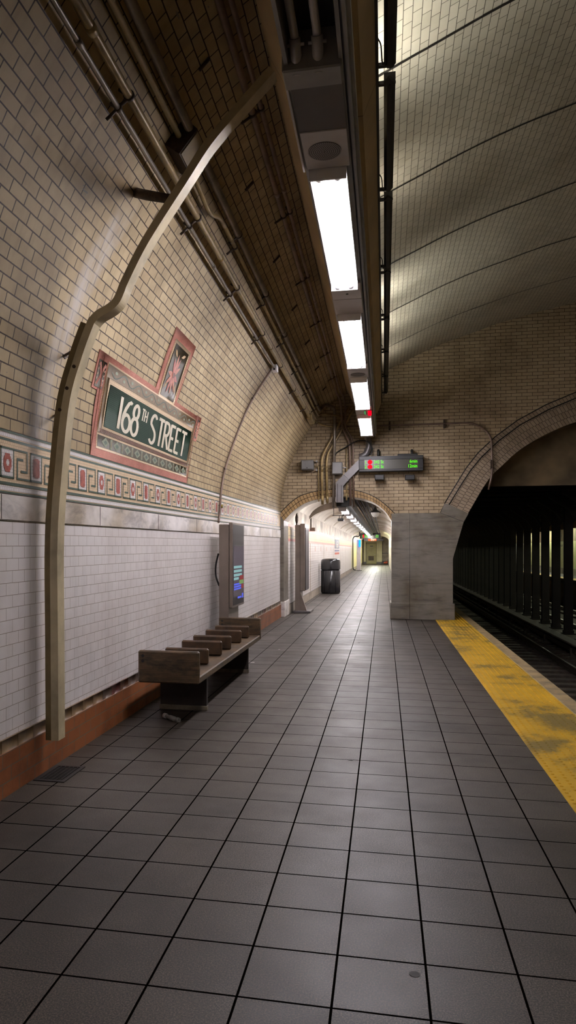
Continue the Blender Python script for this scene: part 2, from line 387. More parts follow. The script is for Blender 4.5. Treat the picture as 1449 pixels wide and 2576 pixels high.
def patch(mb, y0, y1, t0, t1, m=0, off=.004, rim=True):
    ny = max(1, int((y1 - y0) / .6)); nt = max(1, int((t1 - t0) / .12))
    vgrid(mb, y0, y1, t0, t1, m, off, ny, nt)
    if rim:
        for (a, b) in (((y0, t0), (y1, t0)), ((y1, t0), (y1, t1)), ((y1, t1), (y0, t1)), ((y0, t1), (y0, t0))):
            mb.face([VP(*a, off), VP(*b, off), VP(*b, 0), VP(*a, 0)], m)
def stroke(mb, pts, w, m=0, off=.008, fn=None):
    # flat ribbon with rounded joints following (y, t) points on the vault
    fn = fn or (lambda p: VP(p[0], p[1], off))
    P = [np.array(p, float) for p in pts]; L, R = [], []
    for i in range(len(P)):
        d = P[min(i + 1, len(P) - 1)] - P[max(i - 1, 0)]; d /= np.linalg.norm(d) + 1e-9; n = np.array([-d[1], d[0]]) * w / 2
        L.append(P[i] + n); R.append(P[i] - n)
    for i in range(len(P) - 1):
        mb.face([fn(L[i]), fn(R[i]), fn(R[i + 1]), fn(L[i + 1])], m, [tuple(L[i]), tuple(R[i]), tuple(R[i + 1]), tuple(L[i + 1])])
def arc(cx, cy, rx, ry, a0, a1, n=18):
    return [(cx + rx * math.cos(math.radians(a0 + (a1 - a0) * k / n)), cy + ry * math.sin(math.radians(a0 + (a1 - a0) * k / n))) for k in range(n + 1)]

Y0 = -6.0
# ------------------------------------------------------------------ the setting
mb = MB(); vgrid(mb, Y0, YE, .3, 1.69, 0, 0, 24, 4); vgrid(mb, Y0, YE, 1.845, 2.26, 0, -.01, 24, 2); vgrid(mb, Y0, YE, 0, .3, 0, 0, 24, 1)
mb.face([(-2.9, Y0, 0), (-2.9, Y0, 2.3), (-2.9, YE, 2.3), (-2.9, YE, 0)], 0)
struct('wall_left', mb, [M['tile_white']])
mb = MB(); vgrid(mb, Y0, YE, 1.69, 1.845, 0, .012, 24, 1, smooth=False)
for yy in np.arange(-5.3, 16, 1.55): patch(mb, yy, yy + .006, 1.692, 1.843, 1, .0135)
vgrid(mb, Y0, YE, 1.836, 1.852, 1, .008, 24, 1)
struct('trim_1', mb, [M['marble'], M['mortar']])
mb = MB(); k5 = int(np.searchsorted(TT, 5.47))
vgrid(mb, Y0, YE, 0, 0, 0, 0, 24, 0, ts=[2.245] + [t for t in TT[2:k5] if t > 2.26] + [5.47])
ts2 = [5.47] + list(TT[k5:]); vgrid(mb, Y0, YE, 0, 0, 1, 0, 24, 0, ts=ts2)
half = [VP(0, t) for t in TT[k5:]]                    # far half of the vault mirrored about its crown
for a, b in zip(half, half[1:]):
    mb.face([(14.4 - a[0], Y0, a[2]), (14.4 - a[0], YE, a[2]), (14.4 - b[0], YE, b[2]), (14.4 - b[0], Y0, b[2])], 1, None, True)
for p, q in ((DP[1], DP[len(DP) // 3]),):
    mb.face([(14.4 - DP[k5][0], Y0, 0), (14.4 - DP[k5][0], YE, 0), (14.4 - DP[k5][0], YE, half[0][2]), (14.4 - DP[k5][0], Y0, half[0][2])], 1)
for j in range(-3, 6):                                # dark joints across the crown
    yj = 5.99 + 2.07 * j
    for a, b in zip(ts2, ts2[1:]):
        mb.face([VP(yj, a, .006), VP(yj + .03, a, .006), VP(yj + .03, b, .006), VP(yj, b, .006)], 2, None, True)
struct('ceiling', mb, [M['tile_buff'], M['tile_vault'], M['dark_metal']])
# wall behind the viewer
mb = MB(); mb.face([(-2.9, Y0, 0), (17, Y0, 0), (17, Y0, 7.2), (-2.9, Y0, 7.2)], 0); struct('wall_back', mb, [M['tile_end']])

# platform floor
mb = MB(); mb.box(-2.9, 1.07, Y0, 84, -.25, 0, 0); mb.box(1.07, 1.87, Y0, 84, -.25, -.012, 0); mb.box(1.2, 1.72, Y0, 84, -1.3, -.25, 1)
struct('floor', mb, [M['floor'], M['tunnel']])
mb = MB(); mb.box(1.72, 9.1, Y0, 95, -1.5, -1.27, 0); mb.box(4.85, 5.55, Y0, 95, -1.27, -.93, 1)
struct('floor', mb, [M['ballast'], M['tie']])
# baseboard: red brick with a mixed-colour top course
mb = MB()
for a, b in zip(np.linspace(Y0, YE, 13), np.linspace(Y0, YE, 13)[1:]):
    za, zb = VP(a, .27)[2], VP(b, .27)[2]
    mb.face([(-2.245, a, 0), (-2.245, b, 0), (-2.245, b, zb), (-2.245, a, za)], 0, [(a, 0), (b, 0), (b, .264), (a, .264)])
    mb.face([(-2.245, a, za), (-2.245, b, zb), (-2.28, b, zb), (-2.28, a, za)], 0)
acc = [(120, 96, 70), (96, 62, 40), (82, 42, 36), (112, 98, 84), (128, 104, 74), (90, 74, 62)]
am = [plain('accent_tile', c, .4, 0, .2, 9) for c in acc]
y = Y0; i = 0
while y < YE - .2:
    k = random.choice([4, 4, 0, 0, 3, 1, 2, 5]) if y > 4.8 else random.choice([0, 4, 4])
    y2 = min(y + .2, YE); patch(mb, y + .002, y2 - .002, .270, .348, 1 + k, .016); y = y2
patch(mb, Y0, YE, .262, .270, 7, .006)
struct('baseboard_left', mb, [M['tile_red']] + am + [M['black']])

# ------------------------------------------------------------------ end wall with its two arches
SO = spline([(-2.30, 2.30), (-2.1, 2.50), (-1.84, 2.69), (-1.5, 2.79), (-1.15, 2.83), (-.8, 2.825), (-.5, 2.775), (-.2, 2.65), (.03, 2.48), (.23, 2.284)], 4)      # small arch, outside of ring
SI = spline([(-2.19, 2.148), (-1.975, 2.365), (-1.72, 2.53), (-1.44, 2.615), (-1.1, 2.665), (-.78, 2.665), (-.5, 2.625), (-.22, 2.53), (.02, 2.34), (.162, 2.13)], 4)
BO = spline([(1.18, 2.31), (1.27, 2.49), (1.54, 2.95), (1.95, 3.55), (2.75, 4.22), (3.92, 4.77), (5.2, 5.06), (6.6, 5.16)], 4)   # big arch
BM = spline([(1.36, 2.46), (1.63, 2.92), (2.03, 3.47), (2.8, 4.12), (3.95, 4.66), (5.2, 4.95), (6.6, 5.05)], 4)
BI = spline([(1.75, 2.27), (2.15, 2.96), (2.45, 3.28), (2.8, 3.60), (3.3, 3.9), (3.95, 4.16), (5.2, 4.45), (6.6, 4.55)], 4)
def ztop(x): return float(np.interp(x, DP[1:, 0], [VP(YE, t)[2] for t in TT[1:]])) + .03 if x < 7.2 else float(np.interp(14.4 - x, DP[1:, 0], [VP(YE, t)[2] for t in TT[1:]])) + .03
def zlow(x):
    if x > 6.6: x = 13.2 - x
    if x < -2.30: return 2.30
    if x <= .23: return float(np.interp(x, SO[:, 0], SO[:, 1]))
    if x <= 1.18: return 2.288
    return float(np.interp(x, BO[:, 0], BO[:, 1]))
xs = sorted(set(list(np.arange(-2.3, 12.0, .12)) + [-2.3, -2.27, .23, 1.18, 1.27] + list(SO[:, 0])))
mb = MB()
for a, b in zip(xs, xs[1:]):
    if b > 12: break
    q = [(a, YE, zlow(a)), (b, YE, zlow(b)), (b, YE, ztop(b)), (a, YE, ztop(a))]
    mb.face(q, 0, [(p[0], p[2]) for p in q])
mb.face([(12, YE, -1.4), (17, YE, -1.4), (17, YE, 6.9), (12, YE, 6.9)], 0)
mb.face([(-2.9, YE + .02, 0), (-2.28, YE + .02, 0), (-2.28, YE + .02, 2.6), (-2.9, YE + .02, 2.6)], 0)
mb.face([(a, YE + .75, zz) for a, zz in ((-2.9, 2.9), (17, 2.9), (17, 7), (-2.9, 7))], 1)     # back of the wall, above the corridor
struct('wall_end', mb, [M['tile_end'], M['tunnel']])
def resample(P, n):
    d = np.concatenate([[0], np.cumsum(np.hypot(*np.diff(P, axis=0).T))]); u = np.linspace(0, d[-1], n)
    return np.stack([np.interp(u, d, P[:, 0]), np.interp(u, d, P[:, 1])], 1), u
def ring(mb, A, B, n, m, y, v1, flip=False):
    (A, ua), (B, ub) = resample(A, n), resample(B, n)
    for i in range(n - 1):
        uv = [(ua[i], v1), (ua[i + 1], v1), (ua[i + 1], 0), (ua[i], 0)]
        mb.face([(A[i][0], y, A[i][1]), (A[i + 1][0], y, A[i + 1][1]), (B[i + 1][0], y, B[i + 1][1]), (B[i][0], y, B[i][1])], m, uv)
def soffit(mb, P, y0, y1, m):
    for p, q in zip(P, P[1:]): mb.face([(p[0], y0, p[1]), (q[0], y0, q[1]), (q[0], y1, q[1]), (p[0], y1, p[1])], m, None, True)
t = thing('brick_arch', 'low two-course brick arch over the corridor opening', 'arch', (-1.0, YE, 2.2))
mb = MB(); ring(mb, SO, SI, 60, 0, YE - .006, .166); soffit(mb, SO, YE - .006, YE, 0); mb.tube([(p[0], YE - .004, p[1]) for p in SO], .008, 5, 1);  mb.build('arch_ring', [M['tile_arch'], M['black']], t)
mb = MB(); soffit(mb, SI, YE - .006, YE + .75, 0); mb.build('soffit', [M['plaster_white']], t)
t = thing('brick_arch', 'wide dark brick arch spanning the tracks on the right', 'arch', (6.6, YE, 2.2))
BOs = np.array([p for p in BO if p[1] >= 2.49]); mir = lambda P: np.vstack([P, [(13.2 - p[0], p[1]) for p in P[::-1][1:]]])
mb = MB(); ring(mb, mir(BOs), mir(BM), 140, 0, YE - .012, .10); soffit(mb, mir(BOs), YE - .012, YE, 0); soffit(mb, mir(BM), YE - .012, YE, 0); 
for P in (mir(BOs), mir(BM)):
    for s_ in (0,): mb.tube([(p[0], YE - .010, p[1]) for p in P[::2]], .011, 5, 1)
mb.build('outer_ring', [M['tile_arch2'], M['black']], t)
mb = MB(); ring(mb, mir(BM), mir(BI), 140, 0, YE - .004, .56); mb.build('inner_ring', [M['tile_arch2']], t)
mb = MB(); soffit(mb, mir(BI), YE - .004, YE + .75, 0); mb.build('soffit', [M['tunnel']], t)
t = thing('stone_pier', 'massive grey veined marble pier between the corridor arch and the tracks', 'pier', (.8, YE, 0))
def slab(mb, poly, y0, y1, m=0):
    n = len(poly); mb.face([(x, y0, z) for x, z in poly], m); mb.face([(x, y1, z) for x, z in reversed(poly)], m)
    for i in range(n):
        (a, b), (c, d) = poly[i], poly[(i + 1) % n]; mb.face([(a, y0, b), (a, y1, b), (c, y1, d), (c, y0, d)], m)
mb = MB(); mb.bbox(.13, .54, YE - .05, YE + .8, 0, .352, .006); mb.bbox(.543, 1.478, YE - .05, YE + .8, 0, .352, .006); mb.build('plinth', [M['marble_pier']], t)
mb = MB(); slab(mb, [(.16, .352), (.54, .352), (.54, 2.288), (.16, 2.288)], YE - .01, YE + .75); mb.build('narrow_panel', [M['marble_pier']], t)
mb = MB(); slab(mb, [(.544, .352), (1.44, .352), (1.44, 1.31), (1.66, 2.09), (1.18, 2.288), (.544, 2.288)], YE - .012, YE + .75); mb.build('wide_panel', [M['marble_pier']], t)
mb = MB(); slab(mb, [(1.185, 2.29), (1.665, 2.095), (1.76, 2.27), (1.36, 2.47), (1.265, 2.49)], YE - .016, YE + .75); mb.build('springer_block', [M['marble_pier']], t)
t = thing('stone_pilaster', 'slim marble pilaster in the corner left of the corridor arch', 'pilaster', (-2.24, YE, 0))
mb = MB(); slab(mb, [(-2.31, .34), (-2.19, .34), (-2.19, 2.148), (-2.30, 2.30), (-2.31, 2.30)], YE - .03, YE + .75); mb.build('shaft', [M['marble_pier']], t)
mb = MB(); mb.bbox(-2.32, -2.165, YE - .06, YE + .77, 0, .34, .006); mb.build('plinth', [M['marble']], t)

# ------------------------------------------------------------------ mosaic frieze with key pattern
T0, T1 = 1.85, 2.24; H = T1 - T0
def fz(v): return T0 + v * H
mb = MB(); ny = 40
def strip(v0, v1, m, off): vgrid(mb, Y0, YE - .03, fz(v0), fz(v1), m, off, 24, 1)
strip(0, 1, 0, .004)
strip(0, .035, 1, .007); strip(.05, .125, 2, .006); strip(.135, .185, 1, .007)
strip(.965, 1.0, 1, .007); strip(.885, .96, 2, .006); strip(.83, .875, 1, .007)
P0, PH = .245, .49                                    # key course between v = .245 and .735
def q(y0, y1, v0, v1, m, off=.008):
    mb.face([VP(a, fz(P0 + PH * b), off) for a, b in ((y0, v0), (y1, v0), (y1, v1), (y0, v1))], m)
per = .3775; n0 = int((Y0 - 4.0) / per)
for i in range(n0, int((YE - 4.0) / per)):
    y = 4.0 + i * per; U = lambda a: y + a * per
    if U(1.3) > YE - .05: break
    q(U(0), U(.9), .93, 1, 1); q(U(0), U(.035), 0, 1, 1); q(U(.40), U(.435), 0, .93, 1); q(U(-.47), U(.435), 0, .07, 1)
    q(U(.865), U(.9), .25, .93, 1); q(U(.66), U(.865), .25, .33, 1); q(U(.53), U(.565), .07, .72, 1); q(U(.565), U(.75), .64, .72, 1)
    q(U(.035), U(.40), .07, .93, 2, .007)
    if i % 2:
        q(U(.1), U(.335), .2, .8, 3, .009); q(U(.14), U(.295), .16, .84, 3, .0095)
    else:
        q(U(.09), U(.345), .36, .64, 3, .009); q(U(.14), U(.295), .2, .8, 3, .0092); q(U(.115), U(.32), .28, .72, 3, .0091)
        q(U(.185), U(.25), .4, .6, 2, .0105); q(U(.17), U(.265), .45, .55, 2, .0103)
fr = mb.build('mosaic_frieze', [M['cream_m'], M['line_m'], M['white_m'], M['red_m']])
tag(fr, 'mosaic band of green Greek keys and red rosettes running along the left wall', 'frieze')

# ------------------------------------------------------------------ station name mosaic
t = thing('station_name_mosaic', 'pink bordered green mosaic tablet reading 168TH STREET on the curved wall', 'mosaic sign', VP(6.8, 2.25))
mb = MB(); YL, YR = 5.36, 8.2
patch(mb, YL, YR, 2.243, 3.05, 0, .006); patch(mb, YL - .11, YL, 2.755, 3.05, 0, .006); patch(mb, YR, YR + .2, 2.77, 3.06, 0, .006); patch(mb, 6.64, 7.35, 3.05, 3.664, 0, .006)
mb.build('pink_border', [M['pink']], t)
mb = MB(); patch(mb, YL + .1, YR - .04, 2.31, 2.435, 0, .008); patch(mb, YL + .1, YR - .04, 2.435, 3.005, 0, .008); mb.build('cream_border', [M['cream_m']], t)
mb = MB(); patch(mb, YL + .115, YR - .055, 2.89, 2.992, 0, .010); patch(mb, YL + .115, YL + .18, 2.445, 2.89, 0, .010); patch(mb, YR - .055, YR - .015, 2.445, 2.99, 0, .010)
for k in range(14):                                   # scrolling vine
    y = YL + .2 + k * .188; s = 1 if k % 2 else -1
    stroke(mb, [(y + .188 * j / 8, 2.941 + s * .03 * math.sin(PI * j / 8)) for j in range(9)], .009, 1, .012)
    mb.face([VP(y + .094 + .03 * math.cos(a), 2.941 - s * .014 + .013 * math.sin(a), .0125) for a in np.linspace(0, 2 * PI, 9)[:-1]], 2)
mb.build('vine_band', [M['brown_m'], M['line_m'], M['sage_m']], t)
mb = MB(); patch(mb, 5.585, 8.12, 2.50, 2.848, 0, .011); mb.build('name_panel', [M['green']], t)
mb = MB(); patch(mb, YL + .14, YR - .06, 2.44, 2.478, 0, .010)
k = 0; y = YL + .145
while y < YR - .08:
    for r in range(3):
        if (k + r) % 2 == 0: mb.face([VP(a, b, .012) for a, b in ((y, 2.441 + r * .012), (y + .017, 2.441 + r * .012), (y + .017, 2.453 + r * .012), (y, 2.453 + r * .012))], 1)
    y += .017; k += 1
mb.build('checker_band', [M['brown_m'], M['dkbrown_m']], t)
mb = MB(); patch(mb, YL + .12, YR - .05, 2.328, 2.422, 0, .010)
y = YL + .2
while y < YR - .2:
    c = y + .085
    mb.face([VP(c - .085, 2.375, .012), VP(c, 2.334, .012), VP(c + .085, 2.375, .012), VP(c, 2.417, .012)], 1)
    mb.face([VP(c - .04, 2.375, .013), VP(c, 2.356, .013), VP(c + .04, 2.375, .013), VP(c, 2.395, .013)], 2)
    patch(mb, c + .105, c + .15, 2.334, 2.416, 1, .012, False); patch(mb, c + .118, c + .137, 2.35, 2.40, 3, .0135, False); y += .262
mb.build('diamond_band', [M['olive_m'], M['sage_m'], M['line_m'], M['brown_m']], t)
for (a, b, c, d) in ((5.285, 5.435, 2.775, 2.985), (8.265, 8.355, 2.80, 3.02)):
    mb = MB(); patch(mb, a, b, c, d, 0, .009)
    stroke(mb, [(a + .02, c + .02), (b - .02, d - .02)], .028, 1, .011); stroke(mb, [(a + .02, d - .02), (b - .02, c + .02)], .028, 1, .0115)
    for s in range(5):
        patch(mb, a + .008, a + .02, c + .02 + s * .037, c + .036 + s * .037, 2, .0105, False); patch(mb, b - .02, b - .008, c + .02 + s * .037, c + .036 + s * .037, 2, .0105, False)
    mb.build('corner_ornament', [M['olive_m'], M['pink'], M['cream_m']], t)
mb = MB(); patch(mb, 6.74, 7.27, 2.985, 3.575, 0, .009); patch(mb, 6.785, 7.225, 3.02, 3.54, 1, .011)
fc = (7.0, 3.26)
def petal(cy, ct, ang, L, W, m, off=.013):
    ca, sa = math.cos(ang), math.sin(ang); pts = []
    for u in np.linspace(0, 1, 9):
        w = W * math.sin(PI * min(1, u * 1.05 + .02)) ** .7; pts.append((u * L, w))
    poly = pts + [(a, -b) for a, b in pts[::-1]]
    mb.face([VP(cy + a * ca - b * sa, ct + a * sa + b * ca, off) for a, b in poly], m)
for k, (ang, L) in enumerate([(70, .2), (95, .22), (40, .17), (125, .19), (180, .17), (215, .2), (245, .22), (275, .2), (310, .2), (345, .15)]):
    petal(*fc, math.radians(ang), L, .024, 2 if k % 3 else 3, .013 + .0004 * k)
for (cy, ct, ang) in ((6.84, 3.49, -30), (7.16, 3.5, 200), (6.83, 3.1, 60), (7.17, 3.1, 110)): petal(cy, ct, math.radians(ang), .11, .016, 4, .0135)
mb.face([VP(fc[0] + .035 * math.cos(a), fc[1] + .028 * math.sin(a), .019) for a in np.linspace(0, 2 * PI, 13)[:-1]], 5)
mb.build('flower_panel', [M['cream_m'], M['olive_m'], M['petal'], M['red_m'], M['petal2'], M['dkbrown_m']], t)
mb = MB(); B = 2.53; HH = .275; w = .031
AN = 2.0                                             # letters are wider than tall, so strokes are drawn in a squeezed frame
def L_(y0, wd, paths, b=B, h=HH, sw=w):
    for p in paths: stroke(mb, [((y0 + a * wd) / AN, b + c * h) for a, c in p], sw, 0, .0135, fn=lambda q_: VP(q_[0] * AN, q_[1], .0135))
L_(5.885, .06, [[(0, 0), (0, 1)]])
L_(5.955, .21, [[(.88, .93), (.72, .97), (.5, .9), (.28, .72), (.12, .5), (.06, .3)], arc(.5, .27, .44, .27, 180, 540, 26)])
L_(6.175, .2, [arc(.5, .76, .33, .22, 0, 360, 24), arc(.5, .28, .43, .28, 0, 360, 26)])
L_(6.42, .07, [[(0, 1), (1, 1)], [(.5, 0), (.5, 1)]], 2.695, .105, .015); L_(6.51, .065, [[(0, 0), (0, 1)], [(1, 0), (1, 1)], [(0, .5), (1, .5)]], 2.695, .105, .015)
L_(6.69, .2, [arc(.52, .74, .4, .25, 35, 200, 14) + arc(.5, .25, .42, .25, 60, -150, 16)[0:]])
L_(6.93, .18, [[(0, .97), (1, .97)], [(.5, 0), (.5, .97)]])
L_(7.145, .17, [[(0, 0), (0, 1)], [(0, .97), (.5, .97)] + arc(.5, .735, .45, .235, 90, -90, 12) + [(0, .5)], [(.45, .5), (1, 0)]])
L_(7.36, .15, [[(0, 0), (0, 1)], [(0, .97), (1, .97)], [(0, .5), (.85, .5)], [(0, .03), (1, .03)]])
L_(7.565, .15, [[(0, 0), (0, 1)], [(0, .97), (1, .97)], [(0, .5), (.85, .5)], [(0, .03), (1, .03)]])
L_(7.76, .2, [[(0, .97), (1, .97)], [(.5, 0), (.5, .97)]])
mb.build('lettering', [M['letter']], t)

# ------------------------------------------------------------------ bent post arching up the wall
t = thing('bent_steel_post', 'tall beige steel post bending up the left wall to the ceiling beam', 'post', (-2.13, 4.45, .24))
LP = [(-2.152, .242), (-2.156, .9), (-2.158, 1.587), (-2.12, 2.1), (-2.07, 2.5), (-1.985, 2.78), (-1.907, 2.977), (-1.882, 3.018), (-1.836, 3.058), (-1.768, 3.091), (-1.723, 3.125), (-1.695, 3.177), (-1.661, 3.254), (-1.525, 3.499), (-1.273, 3.857), (-1.104, 4.091), (-.892, 4.311), (-.70, 4.50)]
LP = spline(LP, 5); mb = MB(); g_ = np.gradient(LP, axis=0); g_ /= np.linalg.norm(g_, axis=1)[:, None]; RP = LP + np.stack([g_[:, 1], -g_[:, 0]], 1) * .052
def sweep_rect(mb, A, B, y0, y1, m=0):
    for i in range(len(A) - 1):
        a, b, c, d = A[i], A[i + 1], B[i + 1], B[i]
        mb.face([(a[0], y0, a[1]), (d[0], y0, d[1]), (c[0], y0, c[1]), (b[0], y0, b[1])], m, None, False)
        mb.face([(a[0], y1, a[1]), (b[0], y1, b[1]), (c[0], y1, c[1]), (d[0], y1, d[1])], m, None, False)
        mb.face([(d[0], y0, d[1]), (d[0], y1, d[1]), (c[0], y1, c[1]), (c[0], y0, c[1])], m, None, False)
        mb.face([(a[0], y0, a[1]), (b[0], y0, b[1]), (b[0], y1, b[1]), (a[0], y1, a[1])], m, None, False)
    for i in (0, -1): mb.face([(A[i][0], y0, A[i][1]), (B[i][0], y0, B[i][1]), (B[i][0], y1, B[i][1]), (A[i][0], y1, A[i][1])], m)
sweep_rect(mb, LP, RP, 4.45, 4.55); mb.build('post', [M['post']], t)
k = [i for i, p in enumerate(LP) if p[1] <= 2.985]; A2 = LP[k] - np.stack([g_[k, 1], -g_[k, 0]], 1) * .04; B2 = LP[k] - np.stack([g_[k, 1], -g_[k, 0]], 1) * .001
mb = MB(); sweep_rect(mb, A2, B2, 4.452, 4.55); mb.build('backing_plank', [M['plank']], t)
for tz in (2.44, 2.86, 1.9):
    p = VP(4.74, tz, -.01); q_ = np.array([np.interp(p[2], LP[k][:, 1], LP[k][:, 0]) - .02, 4.53, p[2]]); mb = MB(); mb.tube([p, q_], .009, 8); mb.tube([p, (p[0] + .012, p[1], p[2])], .022, 8); mb.build('standoff_rod', [M['rust']], t)
mb = MB(); mb.tube([(-1.75, 4.93, 4.05), (-1.60, 4.75, 3.93), (-1.35, 4.5, 3.76)], [.035, .035, .03], 10); mb.build('stub_bracket', [M['rust']], t)
for (x, z) in ((-2.09, 2.42), (-2.04, 2.56), (-1.99, 2.70)):
    mb = MB(); mb.tube([(x, 4.45, z), (x, 4.443, z)], .012, 8); mb.build('bolt', [M['rust']], t)

# ------------------------------------------------------------------ conduits along the vault
def conduit(name, label, x, z, r, y0, y1, mat, clamps, extra=None, tabs=None, cat='pipe'):
    t = thing(name, label, cat, (x, y1, z)); pts = [(x, y0, z), (x, y1, z)] + (extra or [])
    mb = MB(); mb.tube(fillet(pts, .12) if len(pts) > 2 else pts, r, 12)
    mb.build('conduit', [mat], t)
    tt = np.interp(x, DP[1:, 0], TT[1:]); wall = VP(8, tt)
    nx, nz = np.interp(tt, TT, NN[:, 0]), np.interp(tt, TT, NN[:, 1])
    for c in clamps:
        if c >= y1: break
        mb = MB(); mb.tube([(x, c - .012, z), (x, c + .012, z)], r + .007, 12)
        s = np.array([x - nx * (r + .0), c, z - nz * (r + .0)]); b = s - np.array([nx, 0, nz]) * .09
        mb.tube([s, b], .014, 6); mb.tube([(x - .02 - r * nz, c, z - r * .6), (x - .06 - r, c, z - r - .045)], .010, 6)
        mb.build('clamp', [M['clamp']], t)
    for c in tabs or []:
        p = VP(c, tt + .22, .0); n = np.array([nx, 0, nz]); u = np.array([nz, 0, -nx]) * -.05
        mb = MB(); p = np.array(p); mb.tube([p - u + n * .02, p + u + n * .02], .012, 6); mb.build('bracket_stub', [M['clamp']], t)
    for c in np.arange(3.55, y1, 3.05):
        mb = MB(); mb.tube([(x, c - .03, z), (x, c + .03, z)], r + .004, 12); mb.build('coupling', [mat], t)
    return t
cl = [2.5] + [4.12 + 1.62 * k for k in range(8)]
conduit('electrical_conduit', 'thin grey conduit, lowest on the vault, ending at the white box', -1.56, 4.145, .0165, Y0, 10.44, M['pipe_grey'], cl)
conduit('electrical_conduit', 'thick tan conduit, second lowest on the vault', -1.492, 4.21, .027, Y0, 14.75, M['pipe_tan'], cl)
conduit('electrical_conduit', 'tan conduit with an offset bend above the bent post, third up the vault', -1.388, 4.375, .020, 6.3, 15.6, M['pipe_tan'], [6.75 + 1.62 * k for k in range(6)],
        [(-1.32, 15.75, 4.45), (-.93, 15.95, 4.41)])
t = thing('electrical_conduit', 'near length of tan conduit running up to the dark box', 'pipe', (-1.4, 4.9, 4.36))
mb = MB(); mb.tube([(-1.405, Y0, 4.36), (-1.395, 4.85, 4.37)], .020, 12); mb.build('conduit', [M['pipe_tan']], t)
mb = MB(); mb.tube(fillet([(-1.41, 5.25, 4.33), (-1.42, 5.75, 4.30), (-1.42, 5.9, 4.30), (-1.388, 6.12, 4.375), (-1.388, 6.32, 4.375)], .1), .020, 12); mb.build('offset_bend', [M['pipe_tan']], t)
conduit('electrical_conduit', 'thick grey conduit, fourth up the vault', -1.325, 4.425, .032, Y0, 15.3, M['pipe_grey'], [5.0 + 1.6 * k for k in range(7)],
        [(-1.24, 15.62, 4.62), (-1.06, 15.93, 4.60), (-1.055, 15.98, 4.4), (-1.085, 15.98, 2.42)], [4.6 + 1.62 * k for k in range(7)])
conduit('electrical_conduit', 'dim thin conduit high in the shadow beside the ceiling beam', -.965, 4.77, .026, Y0, 15.3, M['pipe_brown'], [5.35 + 1.7 * k for k in range(6)],
        [(-.93, 15.75, 4.75), (-.912, 15.95, 4.55), E(862, 1078, .12), E(878, 1110, .11), E(880, 1130, .1), E(882, 1272, .1)])
conduit('electrical_conduit', 'second dim conduit tight against the ceiling beam', -.90, 4.80, .020, Y0, 15.3, M['pipe_brown'], [5.35 + 1.7 * k for k in range(6)],
        [(-.86, 15.75, 4.8), E(869, 1020, .12), E(868, 1072, .12), E(886, 1105, .11), E(888, 1130, .1), E(890, 1276, .1)])
t = thing('junction_box', 'dark steel box on the vault behind the bent post', 'box', (-1.42, 5.05, 4.4))
mb = MB(); c = [np.array(VP(y, tt, o)) for y in (4.86, 5.26) for tt in (4.5, 4.72) for o in (0, .13)]
for q4 in ((0, 1, 3, 2), (4, 6, 7, 5), (0, 4, 5, 1), (2, 3, 7, 6), (1, 5, 7, 3), (0, 2, 6, 4)): mb.face([c[i] for i in q4])
mb.build('box_body', [M['rust']], t)
mb = MB(); c = [np.array(VP(y, tt, o)) for y in (4.875, 5.245) for tt in (4.51, 4.71) for o in (.13, .138)]
for q4 in ((0, 1, 3, 2), (4, 6, 7, 5), (0, 4, 5, 1), (2, 3, 7, 6), (1, 5, 7, 3)): mb.face([c[i] for i in q4])
mb.build('box_cover', [M['plank']], t)
t = thing('junction_box', 'small white box at the end of the lowest vault conduit', 'box', (-1.54, 10.5, 4.15))
mb = MB(); mb.bbox(-1.60, -1.52, 10.42, 10.56, 4.10, 4.19, .008); mb.build('box_body', [M['white_metal']], t)
mb = MB(); mb.tube([(-1.56, 10.42, 4.12), (-1.56, 10.41, 4.12)], .014, 8); mb.build('knockout', [M['dark_metal']], t)
dp = [VP(10.47, 4.36, .03)] + [VP(y, tt, .025) for y, tt in ((10.46, 4.01), (10.40, 3.75), (10.34, 3.49), (10.25, 3.05), (10.07, 2.61), (9.95, 2.3), (9.88, 2.0), (9.80, 1.84))]
t = thing('electrical_conduit', 'thin brown conduit curving down the wall to the screen cabinet', 'pipe', VP(9.8, 1.84))
mb = MB(); mb.tube(spline(dp, 5), .0155, 10); mb.build('conduit', [M['pipe_brown']], t)
for i in (2, 5):
    mb = MB(); p = np.array(dp[i]); mb.tube([p - (0, .05, 0), p + (0, .05, 0)], .012, 6); mb.build('clamp', [M['clamp']], t)
p = VP(10.05, 2.07, .0); mb = MB(); mb.tube([p, VP(10.05, 2.07, .03)], .026, 14); o = mb.build('wall_disc', [M['brass']]); tag(o, 'small round brass disc on the mosaic frieze beside the thin conduit', 'disc')

# ------------------------------------------------------------------ ceiling beam and light channel
mb = MB(); sec = [(-.79, 4.955), (-.53, 4.45), (-.14, 4.45), (-.045, 4.69), (-.045, 4.75), (-.2, 5.22)]
for (a, b) in zip(sec, sec[1:]):
    mb.face([(a[0], Y0, a[1]), (a[0], 15.95, a[1]), (b[0], 15.95, b[1]), (b[0], Y0, b[1])], 0)
mb.face([(x, 15.95, z) for x, z in sec], 0)
for yj in (.2, 5.0, 10.2):
    for (a, b) in zip(sec[:4], sec[1:4]):
        d = np.array([b[1] - a[1], -(b[0] - a[0])]); d = d / np.linalg.norm(d) * .002
        mb.face([(a[0] + d[0], yj, a[1] + d[1]), (a[0] + d[0], yj + .006, a[1] + d[1]), (b[0] + d[0], yj + .006, b[1] + d[1]), (b[0] + d[0], yj, b[1] + d[1])], 1)
struct('trim_2', mb, [M['soffit'], M['dark_metal']])
t = thing('lighting_channel', 'long grey metal channel carrying the platform lights under the ceiling beam', 'light channel', (-.345, 9, 3.9))
LX0, LX1 = -.492, -.20
mb = MB(); mb.box(LX0, LX1, 3.77, 15.75, 3.93, 4.46)
for x0, x1 in ((LX0, LX0 + .02), (LX1 - .02, LX1)): mb.box(x0, x1, Y0, 3.77, 3.93, 4.46)
